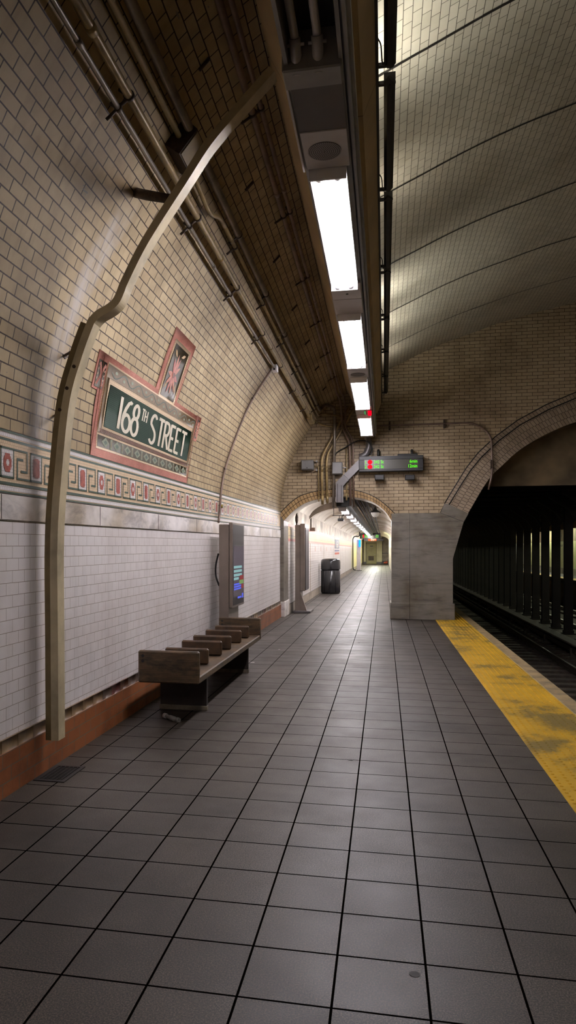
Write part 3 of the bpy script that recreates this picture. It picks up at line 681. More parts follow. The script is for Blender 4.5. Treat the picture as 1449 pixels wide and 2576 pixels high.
mb.box(LX0 + .02, LX1 - .02, Y0, 3.77, 4.2, 4.46); mb.build('channel_body', [M['grey_mid']], t)
mb = MB(); mb.box(LX1, LX1 + .05, Y0, 15.8, 3.985, 4.05); mb.box(LX1 + .012, LX1 + .03, Y0, 15.8, 3.93, 3.985); mb.build('side_rail', [M['grey_mid']], t)
mb = MB(); mb.box(LX0 - .012, LX0, 3.77, 4.62, 3.905, 4.0); mb.build('side_flange', [M['grey_metal']], t)
mb = MB(); mb.bbox(LX0 - .012, LX1 - .005, 3.615, 3.77, 3.895, 4.1, .008); mb.build('end_box', [M['grey_mid']], t)
mb = MB(); mb.box(LX0 + .015, LX1 - .01, 3.785, 4.185, 3.912, 3.93); mb.build('dark_panel', [M['grey_dark']], t)
for y0, y1 in ((4.19, 4.60), (6.64, 7.04), (7.05, 7.49), (9.53, 9.86), (9.87, 10.29), (12.37, 13.12), (15.08, 15.74)):
    mb = MB(); mb.bbox(LX0 + .012, LX1 - .008, y0, y1, 3.908, 3.93, .004)
    mb.build('cover_plate', [M['grey_metal']], t)
mb = MB(); mb.tube([(-.34, 6.9, 3.91), (-.34, 6.9, 3.904)], .012, 8); mb.build('plate_screw', [M['dark_metal']], t)
for k, (y, lb) in enumerate(((4.40, 'round perforated speaker in the channel before the nearest light'), (10.1, 'round perforated speaker between the second and third channel lights'))):
    t2 = thing('ceiling_speaker', lb, 'speaker', (-.352, y, 3.905)); mb = MB()
    mb.tube([(-.352, y, 3.909), (-.352, y, 3.9035)], .1, 32); mb.build('grille_ring', [M['grey_dark']], t2)
    mb = MB()
    for rr in np.arange(.012, .098, .012):
        n = max(6, int(2 * PI * rr / .012))
        for a in range(n):
            cx_, cy_ = -.352 + rr * math.cos(2 * PI * a / n), y + rr * math.sin(2 * PI * a / n)
            mb.face([(cx_ - .003, cy_ - .003, 3.9028), (cx_ + .003, cy_ - .003, 3.9028), (cx_ + .003, cy_ + .003, 3.9028), (cx_ - .003, cy_ + .003, 3.9028)])
    mb.build('perforation', [M['grey_metal']], t2)['kind'] = 'stuff'
for x, lb in ((-.432, 'left white pipe stub clamped under the channel'), (-.322, 'right white pipe stub clamped under the channel')):
    t2 = thing('conduit_stub', lb, 'pipe', (x, 3.66, 3.98)); mb = MB(); mb.tube([(x, Y0, 4.06), (x, 3.55, 4.03), (x, 3.63, 3.99)], .021, 14); mb.build('pipe_run', [M['grey_metal']], t2)
    mb = MB(); mb.tube([(x, 3.56, 4.02), (x, 3.6, 3.985), (x, 3.655, 3.93), (x, 3.67, 3.905)], .029, 14); mb.build('end_cap', [M['grey_metal']], t2)
    mb = MB(); mb.tube([(x - .045, 3.58, 4.0), (x + .045, 3.58, 4.0)], .008, 8); mb.build('clamp_ear', [M['grey_metal']], t2)
def fluor(name, label, cat, x0, x1, L, z, group, tm, nt=2):
    t = thing(name, label, cat, (0, 0, 0), group); mb = MB(); xm = (x0 + x1) / 2
    mb.box(x0, x1, 0.0, L, z + .022, z + .03); mb.box(x0, x0 + .008, .0, L, z - .014, z + .022); mb.box(x1 - .008, x1, .0, L, z - .014, z + .022); mb.build('reflector', [M['white_metal']], t)
    for s in (-1, 1):
        mb = MB(); x = xm + s * (x1 - x0) * .23; mb.tube([(x, .07, z - .03), (x, L - .07, z - .03)], .02, 10); mb.build('tube', [tm], t)
    for y0 in (.0, L - .03):
        mb = MB(); mb.box(x0, x1, y0, y0 + .012, z - .064, z + .022)
        for s in (-1, 1): x = xm + s * (x1 - x0) * .23; mb.tube([(x, y0 + .006 if y0 == 0 else y0, z - .03), (x, y0 + .055 if y0 == 0 else y0 - .04, z - .03)], .027, 10)
        mb.build('lampholder', [M['white_metal']], t)
    return t
f0 = fluor('fluorescent_light', 'nearest and longest looking bright fluorescent light in the ceiling channel', 'light', -.468, -.232, 2.03, 3.905, 'platform fluorescent lights', TUBE); f0.location = (0, 4.61, 0)
for y, lb in ((7.49, 'second bright fluorescent light in the ceiling channel'), (10.3, 'third bright fluorescent light in the ceiling channel, beyond the small speaker'), (13.13, 'fourth bright fluorescent light, just above the arrivals sign')): dup(f0, (0, y, 0), lb)
dup(f0, (0, -2.4, 0), 'fluorescent light farther back along the channel, behind the viewer')
fb = fluor('added_bay_light', 'unseen fluorescent light added over the far platform to brighten the vaulted bay', 'light', -.468, -.232, 2.03, 3.6, 'added bay lights', M['tube_fill']); fb.location = (14.75, 0, 0)  # added unseen fill lamps that brighten the tracks and the right vault
for y in (3.6, 7.2, 10.8, 13.9): dup(fb, (14.75, y, 0))
t = thing('indicator_light', 'small red indicator light on the channel before the last light', 'indicator', (-.25, 12.9, 3.9)); mb = MB(); mb.bbox(-.275, -.215, 12.72, 13.0, 3.86, 3.906, .006); mb.build('lens', [M['led_r']], t); mb = MB(); mb.box(-.285, -.205, 12.7, 13.02, 3.9, 3.912); mb.build('base', [M['grey_mid']], t)
t = thing('indicator_light', 'small dim green indicator light beside the red one', 'indicator', (-.33, 12.9, 3.9)); mb = MB(); mb.bbox(-.335, -.315, 12.75, 12.98, 3.88, 3.906, .004); mb.build('lens', [M['ind_g']], t); mb = MB(); mb.box(-.345, -.305, 12.73, 13.0, 3.9, 3.912); mb.build('base', [M['grey_mid']], t)

# ------------------------------------------------------------------ uplights along the right edge of the beam
spans = [(-.2, 1.5), (1.55, 3.25), (3.3, 5.0), (5.05, 6.7), (6.75, 8.5), (8.55, 10.25), (10.3, 12.0), (12.03, 13.7), (13.74, 15.3)]
lamps = [((.4, 1.0), 'tube_up'), ((2.2, 2.8), 'tube_up'), ((3.5, 4.0), 'tube_up'), ((5.45, 5.95), 'tube_up'), ((7.55, 8.1), 'tube_up2'), ((9.0, 9.4), 'tube_up3'), ((10.9, 11.35), 'tube_up'), ((12.5, 12.95), 'tube_up'), ((14.3, 14.8), 'tube_up2')]
upl = ['at the top edge of view', 'second', 'third', 'fourth', 'fifth', 'sixth', 'last and smallest looking']
for i, ((a, b), ((l0, l1), lm)) in enumerate(zip(spans, lamps)):
    lb = 'dark strip uplight on the ceiling beam edge, ' + (['behind the viewer', 'above and behind the viewer'] + ['nearest, cut by the top of the view'] + ['second from the viewer', 'third from the viewer', 'fourth from the viewer', 'fifth from the viewer', 'sixth from the viewer', 'farthest from the viewer'])[i]
    t = thing('strip_uplight', lb, 'uplight', (.035, a, 4.72), 'uplights along the beam')
    mb = MB(); prof = [(0, 4.80), (0, 4.745), (.022, 4.715), (.056, 4.715), (.078, 4.745), (.078, 4.80)]
    for (p, q_) in zip(prof, prof[1:]): mb.face([(p[0], a + .07, p[1]), (q_[0], a + .07, q_[1]), (q_[0], b - .05, q_[1]), (p[0], b - .05, p[1])], 0)
    mb.face([(x, a + .07, z) for x, z in prof], 0); mb.face([(x, b - .05, z) for x, z in prof], 0); mb.box(.036, .042, a + .07, b - .05, 4.709, 4.716)
    mb.build('housing', [M['dark_metal']], t)
    mb = MB(); mb.face([(0, a + .07, 4.735), (.035, a, 4.735), (.08, a + .07, 4.735)]); mb.face([(0, a + .07, 4.715), (.08, a + .07, 4.715), (.035, a, 4.715)])
    for p, q_ in (((0, a + .07), (.035, a)), ((.035, a), (.08, a + .07))): mb.face([(*p, 4.715), (*q_, 4.715), (*q_, 4.735), (*p, 4.735)])
    mb.build('end_cap', [M['dark_metal']], t)
    for y in (a + .07, b - .075): mb = MB(); mb.box(-.05, .02, y, y + .025, 4.72, 4.745); mb.build('bracket_arm', [M['dark_metal']], t)
    mb = MB(); mb.tube(spline([(-.04, b - .32, 4.74), (-.02, b - .28, 4.72), (-.012, b - .2, 4.67), (0, b - .17, 4.665), (.008, b - .2, 4.70), (.012, b - .26, 4.74)], 5), .005, 6); mb.build('cable_loop', [M['black']], t)
    mb = MB(); mb.tube([(.04, l0, 4.79), (.04, l1, 4.79)], .016, 8); mb.build('lamp_tube', [M[lm]], t)
# dark rail closing the right edge of the beam
mb = MB(); mb.box(-.06, -.036, Y0, 15.95, 4.665, 4.76); o = struct('trim_3', mb, [M['dark_metal']])

# ------------------------------------------------------------------ pipework and boxes on the end wall
def epipe(label, pts, r, mat, off=.05, name='electrical_conduit', rad=.15, fittings=()):
    P = [p if len(p) == 3 else E(p[0], p[1], off) for p in pts]
    t = thing(name, label, 'pipe', P[-1]); mb = MB(); mb.tube(fillet(P, rad), r, 12); mb.build('conduit', [mat], t)
    for (px, py, L, rr) in fittings:
        p = np.array(E(px, py, off)); mb = MB(); mb.tube([p - (0, 0, L / 2), p + (0, 0, L / 2)], rr, 12); mb.build('coupling', [mat], t)
    return t
cp = lambda x, y: (760 + x / 7.245, 1050 + y / 7.245)
epipe('thick tan conduit slanting down the end wall, left of the pair', [(880, 1022), cp(690, 100), cp(360, 720), cp(358, 960), cp(375, 1590)], .030, M['pipe_tan'], .07, fittings=((810, 1180, .12, .034), (811.5, 1255, .14, .036)))
epipe('thick tan conduit slanting down the end wall, right of the pair', [(893, 1024), cp(700, 270), cp(458, 680), cp(448, 900), cp(462, 1575)], .028, M['pipe_tan'], .07, fittings=((822, 1180, .12, .032), (823.5, 1255, .14, .034)))
epipe('thin tan conduit dropping from the left junction box', [cp(228, 885), cp(292, 885), cp(300, 1000), cp(306, 1535)], .013, M['pipe_tan'], .05, rad=.06, fittings=((802, 1256, .1, .018),))
epipe('slim conduit with two oval fittings right of the duct', [cp(806, 560), cp(808, 900), cp(815, 1500)], .012, M['pipe_tan'], .05, fittings=((871.5, 1180, .14, .020), (871.8, 1250, .16, .021)))
epipe('horizontal conduit from the thick vault pipe into the wall corner pipes', [(-1.492, 14.78, 4.2), E(798, 1062, .06), E(812, 1070, .05), E(830, 1073, .05), E(848, 1074, .05)], .020, M['pipe_tan'], .05)
t = epipe('long horizontal conduit across the end wall bending down at the big arch', [(870, 1073), (925, 1072), (1115, 1066), (1192, 1063), (1236, 1092), (1239, 1190), (1229, 1232)], .021, M['pipe_brown'], .06, rad=.55)
for px, py in ((980, 1071), (1118, 1066), (1237, 1168)):
    p = np.array(E(px, py, .05)); mb = MB(); mb.box(p[0] - .02, p[0] + .02, p[1] - .03, p[1] + .05, p[2] - .09, p[2] + .09); mb.build('clamp', [M['clamp']], t)
t = thing('pull_box', 'tan pull box at the end of the thick vault conduit', 'box', (-1.49, 14.9, 4.2)); mb = MB()
mb.bbox(-1.55, -1.43, 14.72, 15.35, 4.15, 4.27, .02); mb.build('box_body', [M['pipe_tan']], t)
mb = MB(); mb.bbox(-1.535, -1.445, 14.76, 15.3, 4.143, 4.151, .003); mb.build('box_cover', [M['pipe_tan']], t)
def jbox(label, x0, y0, x1, y1, d=.16):
    a = E(x0, y1, .06); b = E(x1, y0, .06); t = thing('junction_box', label, 'box', ((a[0] + b[0]) / 2, a[1], a[2]))
    mb = MB(); mb.bbox(a[0], b[0], YE - .06 - d, YE, a[2], b[2], .012); mb.build('box_body', [M['box_grey']], t)
    mb = MB(); mb.bbox(a[0] + .012, b[0] - .012, YE - .075 - d, YE - .058 - d, a[2] + .012, b[2] - .012, .006); mb.build('box_door', [M['box_grey']], t)
    return t, a, b
t, a, b = jbox('wide grey junction box on the end wall, left of the pipes', 759, 1159, 790, 1184)
mb = MB(); mb.tube([((a[0] + b[0]) / 2, 15.86, a[2] + .04), ((a[0] + b[0]) / 2, 15.84, a[2] + .04)], .012, 8); mb.build('lock', [M['dark_metal']], t)
for z in (a[2] + .0, b[2] - .02): mb = MB(); mb.tube([(b[0] + .06, YE, z), (b[0] + .06, 15.95, z)], .022, 8); mb.build('mounting_lug', [M['grey_mid']], t)
t, a, b = jbox('tall grey junction box on the end wall, right of the vertical pipes', 836, 1164, 862, 1195)
mb = MB(); mb.tube([(b[0], 15.9, a[2] + .14), (b[0] + .09, 15.9, a[2] + .14)], .016, 8); mb.build('side_fitting', [M['grey_mid']], t)
t = thing('flexible_cable', 'thin black cable looping from the tall junction box to the arrivals sign', 'cable', E(842, 1160, .1)); mb = MB()
mb.tube(spline([E(*cp(585, 815), .12), E(*cp(600, 700), .12), E(*cp(660, 620), .13), E(*cp(800, 540), .15), E(*cp(950, 450), .18), E(*cp(1080, 420), .2), E(*cp(1200, 440), .2), E(*cp(1265, 530), .2), E(*cp(1275, 620), .2), E(*cp(1240, 690), .2)], 6), .013, 8); mb.build('cable', [M['black']], t)
# grey cable duct from the corridor channel up to the sign
t = thing('cable_duct', 'pale grey square duct rising from the corridor lights and slanting behind the sign', 'duct', E(854, 1270, .1))
def dpoly(mb, pts, y0, y1):
    P = [at(px, py, 1, 15.9) for px, py in pts]; slab(mb, [(p[0], p[2]) for p in P], y0, y1)
mb = MB(); dpoly(mb, [cp(612, 1545), cp(748, 1545), cp(748, 1250), cp(612, 1190)], 15.9, YE); mb.build('vertical_section', [M['duct']], t)
mb = MB(); dpoly(mb, [cp(612, 1190), cp(748, 1250), cp(850, 1135), cp(755, 1045)], 15.9, YE); mb.build('elbow', [M['duct']], t)
mb = MB(); dpoly(mb, [cp(757, 1043), cp(852, 1133), cp(1080, 900), cp(1080, 720)], 15.9, YE); mb.build('slanted_section', [M['duct']], t)
for pts in ([cp(640, 1545), cp(648, 1545), cp(648, 1215), cp(640, 1205)], [cp(712, 1545), cp(720, 1545), cp(720, 1240), cp(712, 1232)]):
    mb = MB(); dpoly(mb, pts, 15.893, 15.9); mb.build('seam', [M['dark_metal']], t)
mb = MB(); mb.tube(fillet([(-.35, 15.72, 4.0), (-.35, 15.9, 3.9), E(928, 1110, .1), E(928, 1128, .1), E(920, 1144, .1), E(905, 1150, .1)], .12, 8), .066, 14); o = mb.build('bent_duct', [M['duct']]); tag(o, 'shiny bent metal duct between the lighting channel and the arrivals sign', 'duct')

# ------------------------------------------------------------------ LED arrivals sign
def text_mesh(s, size, mat, name, parent, M4, ext=.001, align='LEFT', sx=1.0):
    c = bpy.data.curves.new(name, 'FONT'); c.body = s; c.size = size; c.extrude = ext; c.align_x = align; c.resolution_u = 3
    o = bpy.data.objects.new(name, c); COL.objects.link(o); bpy.context.view_layer.update()
    me = bpy.data.meshes.new_from_object(o.evaluated_get(bpy.context.evaluated_depsgraph_get())); bpy.data.objects.remove(o)
    me.materials.clear(); me.materials.append(mat)
    for v in me.vertices: v.co = Vector(M4(v.co.x * sx, v.co.y, v.co.z))
    me.update(); o = bpy.data.objects.new(name, me); COL.objects.link(o)
    if parent: o.parent = parent; o.location = -Vector(parent.location)
    return o
def arrivals(label, x0, x1, z0, z1, y, rows, depth=.16, brackets=True, disc_r=.06):
    t = thing('arrivals_sign', label, 'arrivals sign', ((x0 + x1) / 2, y, z0)); W, Hh = x1 - x0, z1 - z0
    mb = MB(); mb.bbox(x0, x1, y + .012, y + depth, z0, z1, .02); mb.build('housing', [M['black']], t)
    mx, mz = W * .055, Hh * .17; sx0, sx1, sz0, sz1 = x0 + W * .082, x1 - W * .082, z0 + Hh * .16, z1 - Hh * .24
    mb = MB()
    for a, b, c, d in ((x0 + .004, x1 - .004, z0 + .004, sz0), (x0 + .004, x1 - .004, sz1, z1 - .004), (x0 + .004, sx0, sz0, sz1), (sx1, x1 - .004, sz0, sz1)): mb.bbox(a, b, y - .004, y + .02, c, d, .004)
    mb.build('bezel', [M['black']], t)
    mb = MB(); mb.box(sx0, sx1, y + .004, y + .014, sz0, sz1); mb.build('screen', [M['led_panel']], t)
    rh = (sz1 - sz0) / 2
    for k, (n, mid, mins) in enumerate(rows):
        zb = sz1 - (k + 1) * rh + rh * .18; F = lambda ox, al=0: (lambda a, b, c: (ox + a, y + .002 - c, zb + b))
        text_mesh(n, rh * .98, M['led_g'], 'row_number', t, F(sx0 + .01), sx=.8)
        text_mesh(mid, rh * .98, M['led_g'], 'destination_text', t, F(sx0 + W * .15), sx=.84)
        text_mesh(mins, rh * .98, M['led_g'], 'minutes_text', t, F(sx1 - .01), align='RIGHT', sx=.84)
        mb = MB(); cx_, cz_ = sx0 + W * .092, zb + rh * .32
        mb.face([(cx_ + rh * .5 * math.cos(a), y + .001, cz_ + rh * .47 * math.sin(a)) for a in np.linspace(0, 2 * PI, 25)[:-1]]); mb.build('route_bullet', [M['led_r']], t)
    return t
a = at(903, 1187, 1, 15.82); b = at(1065, 1144, 1, 15.82)
t = arrivals('green and red LED arrivals sign on the end wall above the corridor arch', a[0], b[0], a[2], b[2], 15.82, (('1.', '242 St', '6min'), ('2.', '242 St', '12min')))
for px in (952, 1036):
    p = at(px, 1136, 1, 15.95); mb = MB(); mb.tube([(p[0], YE, p[2] + .02), (p[0], 15.9, p[2] + .02), (p[0], 15.88, b[2] - .02)], .028, 10); mb.build('wall_bracket', [M['black']], t)
mb = MB(); c = at(1000, 1144, 1, 15.85); mb.bbox(c[0], c[0] + .42, 15.84, 15.97, b[2] - .01, b[2] + .035, .012); mb.build('top_cover', [M['black']], t)
for px, lb in ((954.5, 'left black speaker box under the arrivals sign'), (1031, 'right black speaker box under the arrivals sign')):
    p = at(px, 1201, 1, 15.9); t2 = thing('speaker_box', lb, 'speaker', (p[0], 15.9, p[2] - .07)); mb = MB(); mb.bbox(p[0] - .1, p[0] + .1, 15.84, 15.98, p[2] - .06, p[2] + .055, .012); mb.build('speaker_case', [M['black']], t2)
    mb = MB(); mb.tube([(p[0], 15.97, p[2]), (p[0], YE, p[2])], .025, 8); mb.build('mount', [M['dark_metal']], t2)

# ------------------------------------------------------------------ bench
BX0, BX1, BY0, BY1 = -2.11, -1.565, 6.05, 9.27
t = thing('wooden_bench', 'long worn wooden platform bench with seat dividers against the left wall', 'bench', (-1.85, 7.6, 0))
mb = MB(); mb.bbox(BX0, BX1, BY0 + .05, BY1 - .04, .335, .40, .01); mb.build('seat', [M['wood']], t)
for y in (BY0, BY1 - .055):
    mb = MB(); mb.bbox(BX0, BX1 + .004, y, y + .055, .34, .62, .012); o = mb.build('end_panel', [M['wood']], t)
    for z in (.575, .53):
        mb = MB(); mb.tube([(BX0 + .045, y + .002, z), (BX0 + .045, y - .0015, z)], .014, 12); mb.build('bolt_hole', [M['black']], o)
for y in (6.749, 7.333, 7.797, 8.366, 8.86):
    mb = MB(); yb = BY0 + (y - 6.05); mb.bbox(BX0 + .03, -1.65, y, y + .05, 0.40, .552, .014); mb.build('seat_divider', [M['wood_dark']], t)
for y in (6.57, 8.67):
    mb = MB(); mb.bbox(-2.07, -1.62, y, y + .05, .0, .335, .004); o = mb.build('leg', [M['leg']], t)
    mb = MB(); mb.bbox(-2.075, -1.615, y - .006, y + .056, 0, .045, .003); mb.build('foot_strip', [M['leg_pale']], o)
# ------------------------------------------------------------------ drain, litter, gum
t = thing('drain_grate', 'dark slotted drain grate in the floor beside the red baseboard', 'drain', (-2.12, 4.53, 0))
mb = MB()
for x0, x1, y0, y1 in ((-2.235, -2.02, 4.36, 4.385), (-2.235, -2.02, 4.675, 4.70), (-2.235, -2.205, 4.385, 4.675), (-2.045, -2.02, 4.385, 4.675)): mb.box(x0, x1, y0, y1, 0, .006)
mb.build('frame', [M['steel_black']], t)
mb = MB(); mb.box(-2.205, -2.045, 4.385, 4.675, .0005, .0015); mb.build('opening', [M['black']], t)
mb = MB()
for k in range(5): mb.box(-2.205 + .02 + k * .03, -2.205 + .026 + k * .03, 4.385, 4.675, .002, .006)
for k in range(24): mb.box(-2.205, -2.045, 4.392 + k * .012, 4.396 + k * .012, .0016, .003)
mb.build('bars', [M['steel_black']], t)
t = thing('crushed_bottle', 'crushed clear plastic bottle with a white cap on the floor under the bench end', 'bottle', (-1.83, 6.12, 0))
mb = MB(); P = spline([(-1.895, 6.19, .025), (-1.84, 6.15, .022), (-1.79, 6.11, .018), (-1.745, 6.085, .016)], 4); mb.tube(P, [.016 + .010 * min(1, i / 4) - .004 * (i % 3 == 0) for i in range(len(P))], 9); mb.build('bottle_body', [M['plastic_clear']], t)
mb = MB(); mb.tube([(-1.92, 6.205, .026), (-1.893, 6.188, .025)], .022, 10); mb.build('cap', [M['cap_white']], t)
t = at(1043, 2451, 2, 0); mb = MB(); mb.tube([(t[0], t[1], -.001), (t[0], t[1], .0012)], .019, 16); o = mb.build('chewing_gum', [M['gum']]); tag(o, 'flat black spot of old chewing gum on the floor near the viewer', 'gum')
for i, (px, py, lb) in enumerate(((882, 1912, 'small dark gum spot on the middle floor tiles'), (838, 1788, 'dark gum spot farther along the middle floor tiles'), (903, 1617, 'faint gum spot in the bright floor ahead'))):
    p = at(px, py, 2, 0); mb = MB(); mb.tube([(p[0], p[1], -.001), (p[0], p[1], .0012)], .017, 12); o = mb.build('chewing_gum', [M['gum']]); tag(o, lb, 'gum')
for px, py, lb in ((635, 1667, 'small pale scrap of paper on the floor past the bench'), (702, 1634, 'tiny white scrap on the floor right of the bench end')):
    p = at(px, py, 2, 0); mb = MB(); s = .03 if px < 700 else .014; mb.face([(p[0] - s, p[1] - s, .004), (p[0] + s, p[1] - s * .6, .002), (p[0] + s * .8, p[1] + s, .006), (p[0] - s * .7, p[1] + s * .8, .003)]); mb.face([(p[0] - s, p[1] - s, .004), (p[0] + s, p[1] - s * .6, .002), (p[0], p[1], 0.0)]); o = mb.build('paper_scrap', [M['cap_white']]); tag(o, lb, 'litter')

# ------------------------------------------------------------------ screen cabinet beside the bench
t = thing('screen_cabinet', 'taupe steel cabinet with a dim advertising screen beside the far bench end', 'screen', (-2.07, 9.65, 0))
mb = MB(); mb.bbox(-2.135, -2.004, 9.34, 10.0, .02, 1.835, .006); mb.build('cabinet_post', [M['kiosk']], t)
mb = MB(); mb.bbox(-2.16, -1.94, 9.3, 10.04, 0, .02, .004); mb.build('base_plate', [M['dark_metal']], t)
mb = MB(); mb.bbox(-2.0, -1.955, 9.345, 10.15, .73, 1.86, .006); sb = mb.build('screen_frame', [M['kiosk']], t)
mb = MB(); mb.box(-1.9555, -1.953, 9.375, 10.125, .76, 1.835); mb.build('screen_glass', [M['scr_dark']], sb)
mb = MB(); s = lambda y0, y1, z0, z1, m, dx=0: mb.face([(-1.952 + dx, 9.375 + .75 * y0, .76 + 1.075 * z0), (-1.952 + dx, 9.375 + .75 * y1, .76 + 1.075 * z0), (-1.952 + dx, 9.375 + .75 * y1, .76 + 1.075 * z1), (-1.952 + dx, 9.375 + .75 * y0, .76 + 1.075 * z1)], m)
s(.04, .97, .10, .735, 0)
for z in (.455, .405, .355, .31): s(.06, .8 if z > .32 else .5, z, z + .032, 1, .001)
for z in (.245, .215, .185): s(.08, .72, z, z + .022, 2, .001)
s(.6, .95, .30, .36, 3, .0015); s(.55, .95, .25, .30, 4, .0015); s(.75, .95, .19, .245, 3, .0015); s(.4, .75, .07, .095, 2, .001); s(.8, .93, .065, .125, 2, .001)
mb.build('screen_picture', [M['scr_grey'], M['scr_cyan'], M['scr_blue'], M['scr_red'], M['scr_green']], sb)
mb = MB(); mb.tube(spline([(-2.16, 9.42, 1.45), (-2.2, 9.44, 1.3), (-2.2, 9.44, 1.15), (-2.15, 9.42, 1.02)], 5), .012, 8); mb.build('rear_cable', [M['black']], t)

# ------------------------------------------------------------------ tactile edge and rubbing board
mb = MB(); mb.box(1.07, 1.70, Y0, 22, -.012, .004)
yy = 3.0; nx = 10
while yy < 17.5:
    for k in range(nx):
        x = 1.10 + k * .0632; r = .0125; n = 6
        top = [(x + r * .62 * math.cos(a), yy + r * .62 * math.sin(a), .0105) for a in np.linspace(0, 2 * PI, n + 1)[:-1]]; bot = [(x + r * math.cos(a), yy + r * math.sin(a), .004) for a in np.linspace(0, 2 * PI, n + 1)[:-1]]
        mb.face(top)
        for i in range(n): mb.face([bot[i], bot[(i + 1) % n], top[(i + 1) % n], top[i]])
    yy += .0632
o = mb.build('tactile_strip', [M['yellow']], weld=False); tag(o, 'yellow studded warning strip along the platform edge', 'tactile strip')
mb = MB(); mb.bbox(1.705, 1.87, Y0, 40, -.1, .0, .01); o = mb.build('rubbing_board', [M['edge']]); tag(o, 'tan edge board between the yellow strip and the tracks', 'edge board')

# ------------------------------------------------------------------ corridor beyond the small arch
CY0, CY1, WX = YE + .75, 77.0, -2.19
mb = MB()
def wallz(y0, y1, z0, z1, m, off=0.0): mb.face([(WX + off, y0, z0), (WX + off, y1, z0), (WX + off, y1, z1), (WX + off, y0, z1)], m)
wallz(CY0 - .03, 50.5, 0, .22, 3, .012); wallz(CY0 - .03, 50.5, .22, 1.70, 0); wallz(CY0 - .03, 50.5, 1.70, 1.765, 1, .004); wallz(CY0 - .03, 50.5, 1.765, 2.05, 2, .002); wallz(CY0 - .03, 50.5, 2.05, 2.105, 1, .004); wallz(CY0 - .03, 50.5, 2.105, 3.1, 4)
wallz(50.5, CY1, 0, .2, 3); wallz(50.5, CY1, .2, 3.1, 5); wallz(50.5, CY1, 1.72, 1.75, 1, .003); wallz(50.5, CY1, 1.9, 1.93, 1, .003)
for yv in (1.83, 1.98): wallz(CY0 - .03, 50.5, yv, yv + .008, 6, .003)
for y in (22.0, 27.0, 32.2, 37.7, 42.4, 46.8): wallz(y - .06, y + .06, .22, 1.70, 7, .006)
for y in (18.6, 20.3, 23.6, 25.7, 28.4, 30.6, 39.2, 41.0, 43.6, 45.4, 48.0): wallz(y - .08, y + .08, 1.45, 1.60, 1, .004); wallz(y - .05, y + .05, 1.475, 1.575, 2, .006)
struct('wall_left', mb, [M['tile_far'], plain('pink_tile_band', (206, 140, 128), .5, 0, .1, 6), plain('cream_tile_band', (204, 182, 142), .5, 0, .12, 5), M['rib'], M['plaster'], M['tile_cream'], M['line_m'], plain('tan_tile_strip', (172, 146, 112), .45)])
RX = .47
mb = MB(); mb.face([(RX, CY0, 0), (RX, CY1, 0), (RX, CY1, 1.72), (RX, CY0, 1.72)], 0); mb.face([(RX, CY0, 1.72), (RX, CY1, 1.72), (RX, CY1, 3.1), (RX, CY0, 3.1)], 1)  # unseen near stretch added to keep corridor light off the tracks
mb.box(RX + .01, RX + .2, CY0 - .0, CY1, 0, 3.1, 2)
struct('wall_right', mb, [M['tile_far'], M['plaster'], M['tunnel']])
cc = spline([(WX, 2.5), (-2.05, 2.68), (-1.75, 2.85), (-1.3, 2.95), (-.86, 2.98), (-.42, 2.95), (.03, 2.85), (.33, 2.68), (RX, 2.5)], 4)
mb = MB()
for p, q_ in zip(cc, cc[1:]): mb.face([(p[0], CY0 - .02, p[1]), (q_[0], CY0 - .02, q_[1]), (q_[0], CY1, q_[1]), (p[0], CY1, p[1])], 0, None, True)
mb.face([(WX, CY0, 3.12), (RX + .2, CY0, 3.12), (RX + .2, CY1, 3.12), (WX, CY1, 3.12)], 0)
struct('ceiling', mb, [M['plaster_white']])
lo = spline([(WX, 2.42), (-2.0, 2.56), (-1.7, 2.68), (-1.3, 2.755), (-.86, 2.78), (-.42, 2.755), (0, 2.68), (.28, 2.56), (RX, 2.42)], 4)
proto = None
for k, y in enumerate(np.arange(21.7, 74, 5.05)):
    if proto is None:
        mb = MB(); hi = [(p[0], float(np.interp(p[0], cc[:, 0], cc[:, 1])) + .02) for p in lo]
        for i in range(len(lo) - 1):
            a, b, c, d = lo[i], lo[i + 1], hi[i + 1], hi[i]
            for yy in (0, .4): mb.face([(a[0], yy, a[1]), (b[0], yy, b[1]), (c[0], yy, c[1]), (d[0], yy, d[1])], 0)
            mb.face([(a[0], 0, a[1]), (a[0], .4, a[1]), (b[0], .4, b[1]), (b[0], 0, b[1])], 1, None, True)
        proto = mb.build('ceiling_rib', [M['rib'], M['plaster_white']]); proto.location = (0, y, 0); o = proto
    else:
        if k == 1: me2 = proto.data.copy(); me2.materials[0] = M['plaster_white']
        o = proto.copy(); o.data = me2; COL.objects.link(o); o.location = (0, y, .1)
    tag(o, f'{ORD[k]} curved concrete rib of the corridor ceiling counting from the arch', 'ceiling rib', 'corridor ceiling ribs')
# light channel and fixtures
mb = MB(); mb.box(-1.04, -.72, 16.3, 75.5, 2.47, 2.66); o = mb.build('light_channel', [M['black']]); tag(o, 'black channel carrying the row of corridor lights', 'light channel')
for k, y in enumerate(np.arange(18, 75, 6.0)):
    mb = MB(); mb.tube([(-.93, y, 2.6), (-.93, y, 3.0)], .012, 6); mb.build('hanger_rod', [M['black']], o)
c0 = fluor('corridor_light', 'first fluorescent light in the corridor row, just inside the arch', 'light', -1.02, -.84, 1.3, 2.44, 'corridor lights', M['tube_far']); c0.location = (0, 16.75, 0)
ys = np.arange(16.75, 74, 2.42)
for k, y in enumerate(ys[1:], 1): dup(c0, (0, y, 0), f'{ORD[k]} fluorescent light in the corridor row counting from the arch')
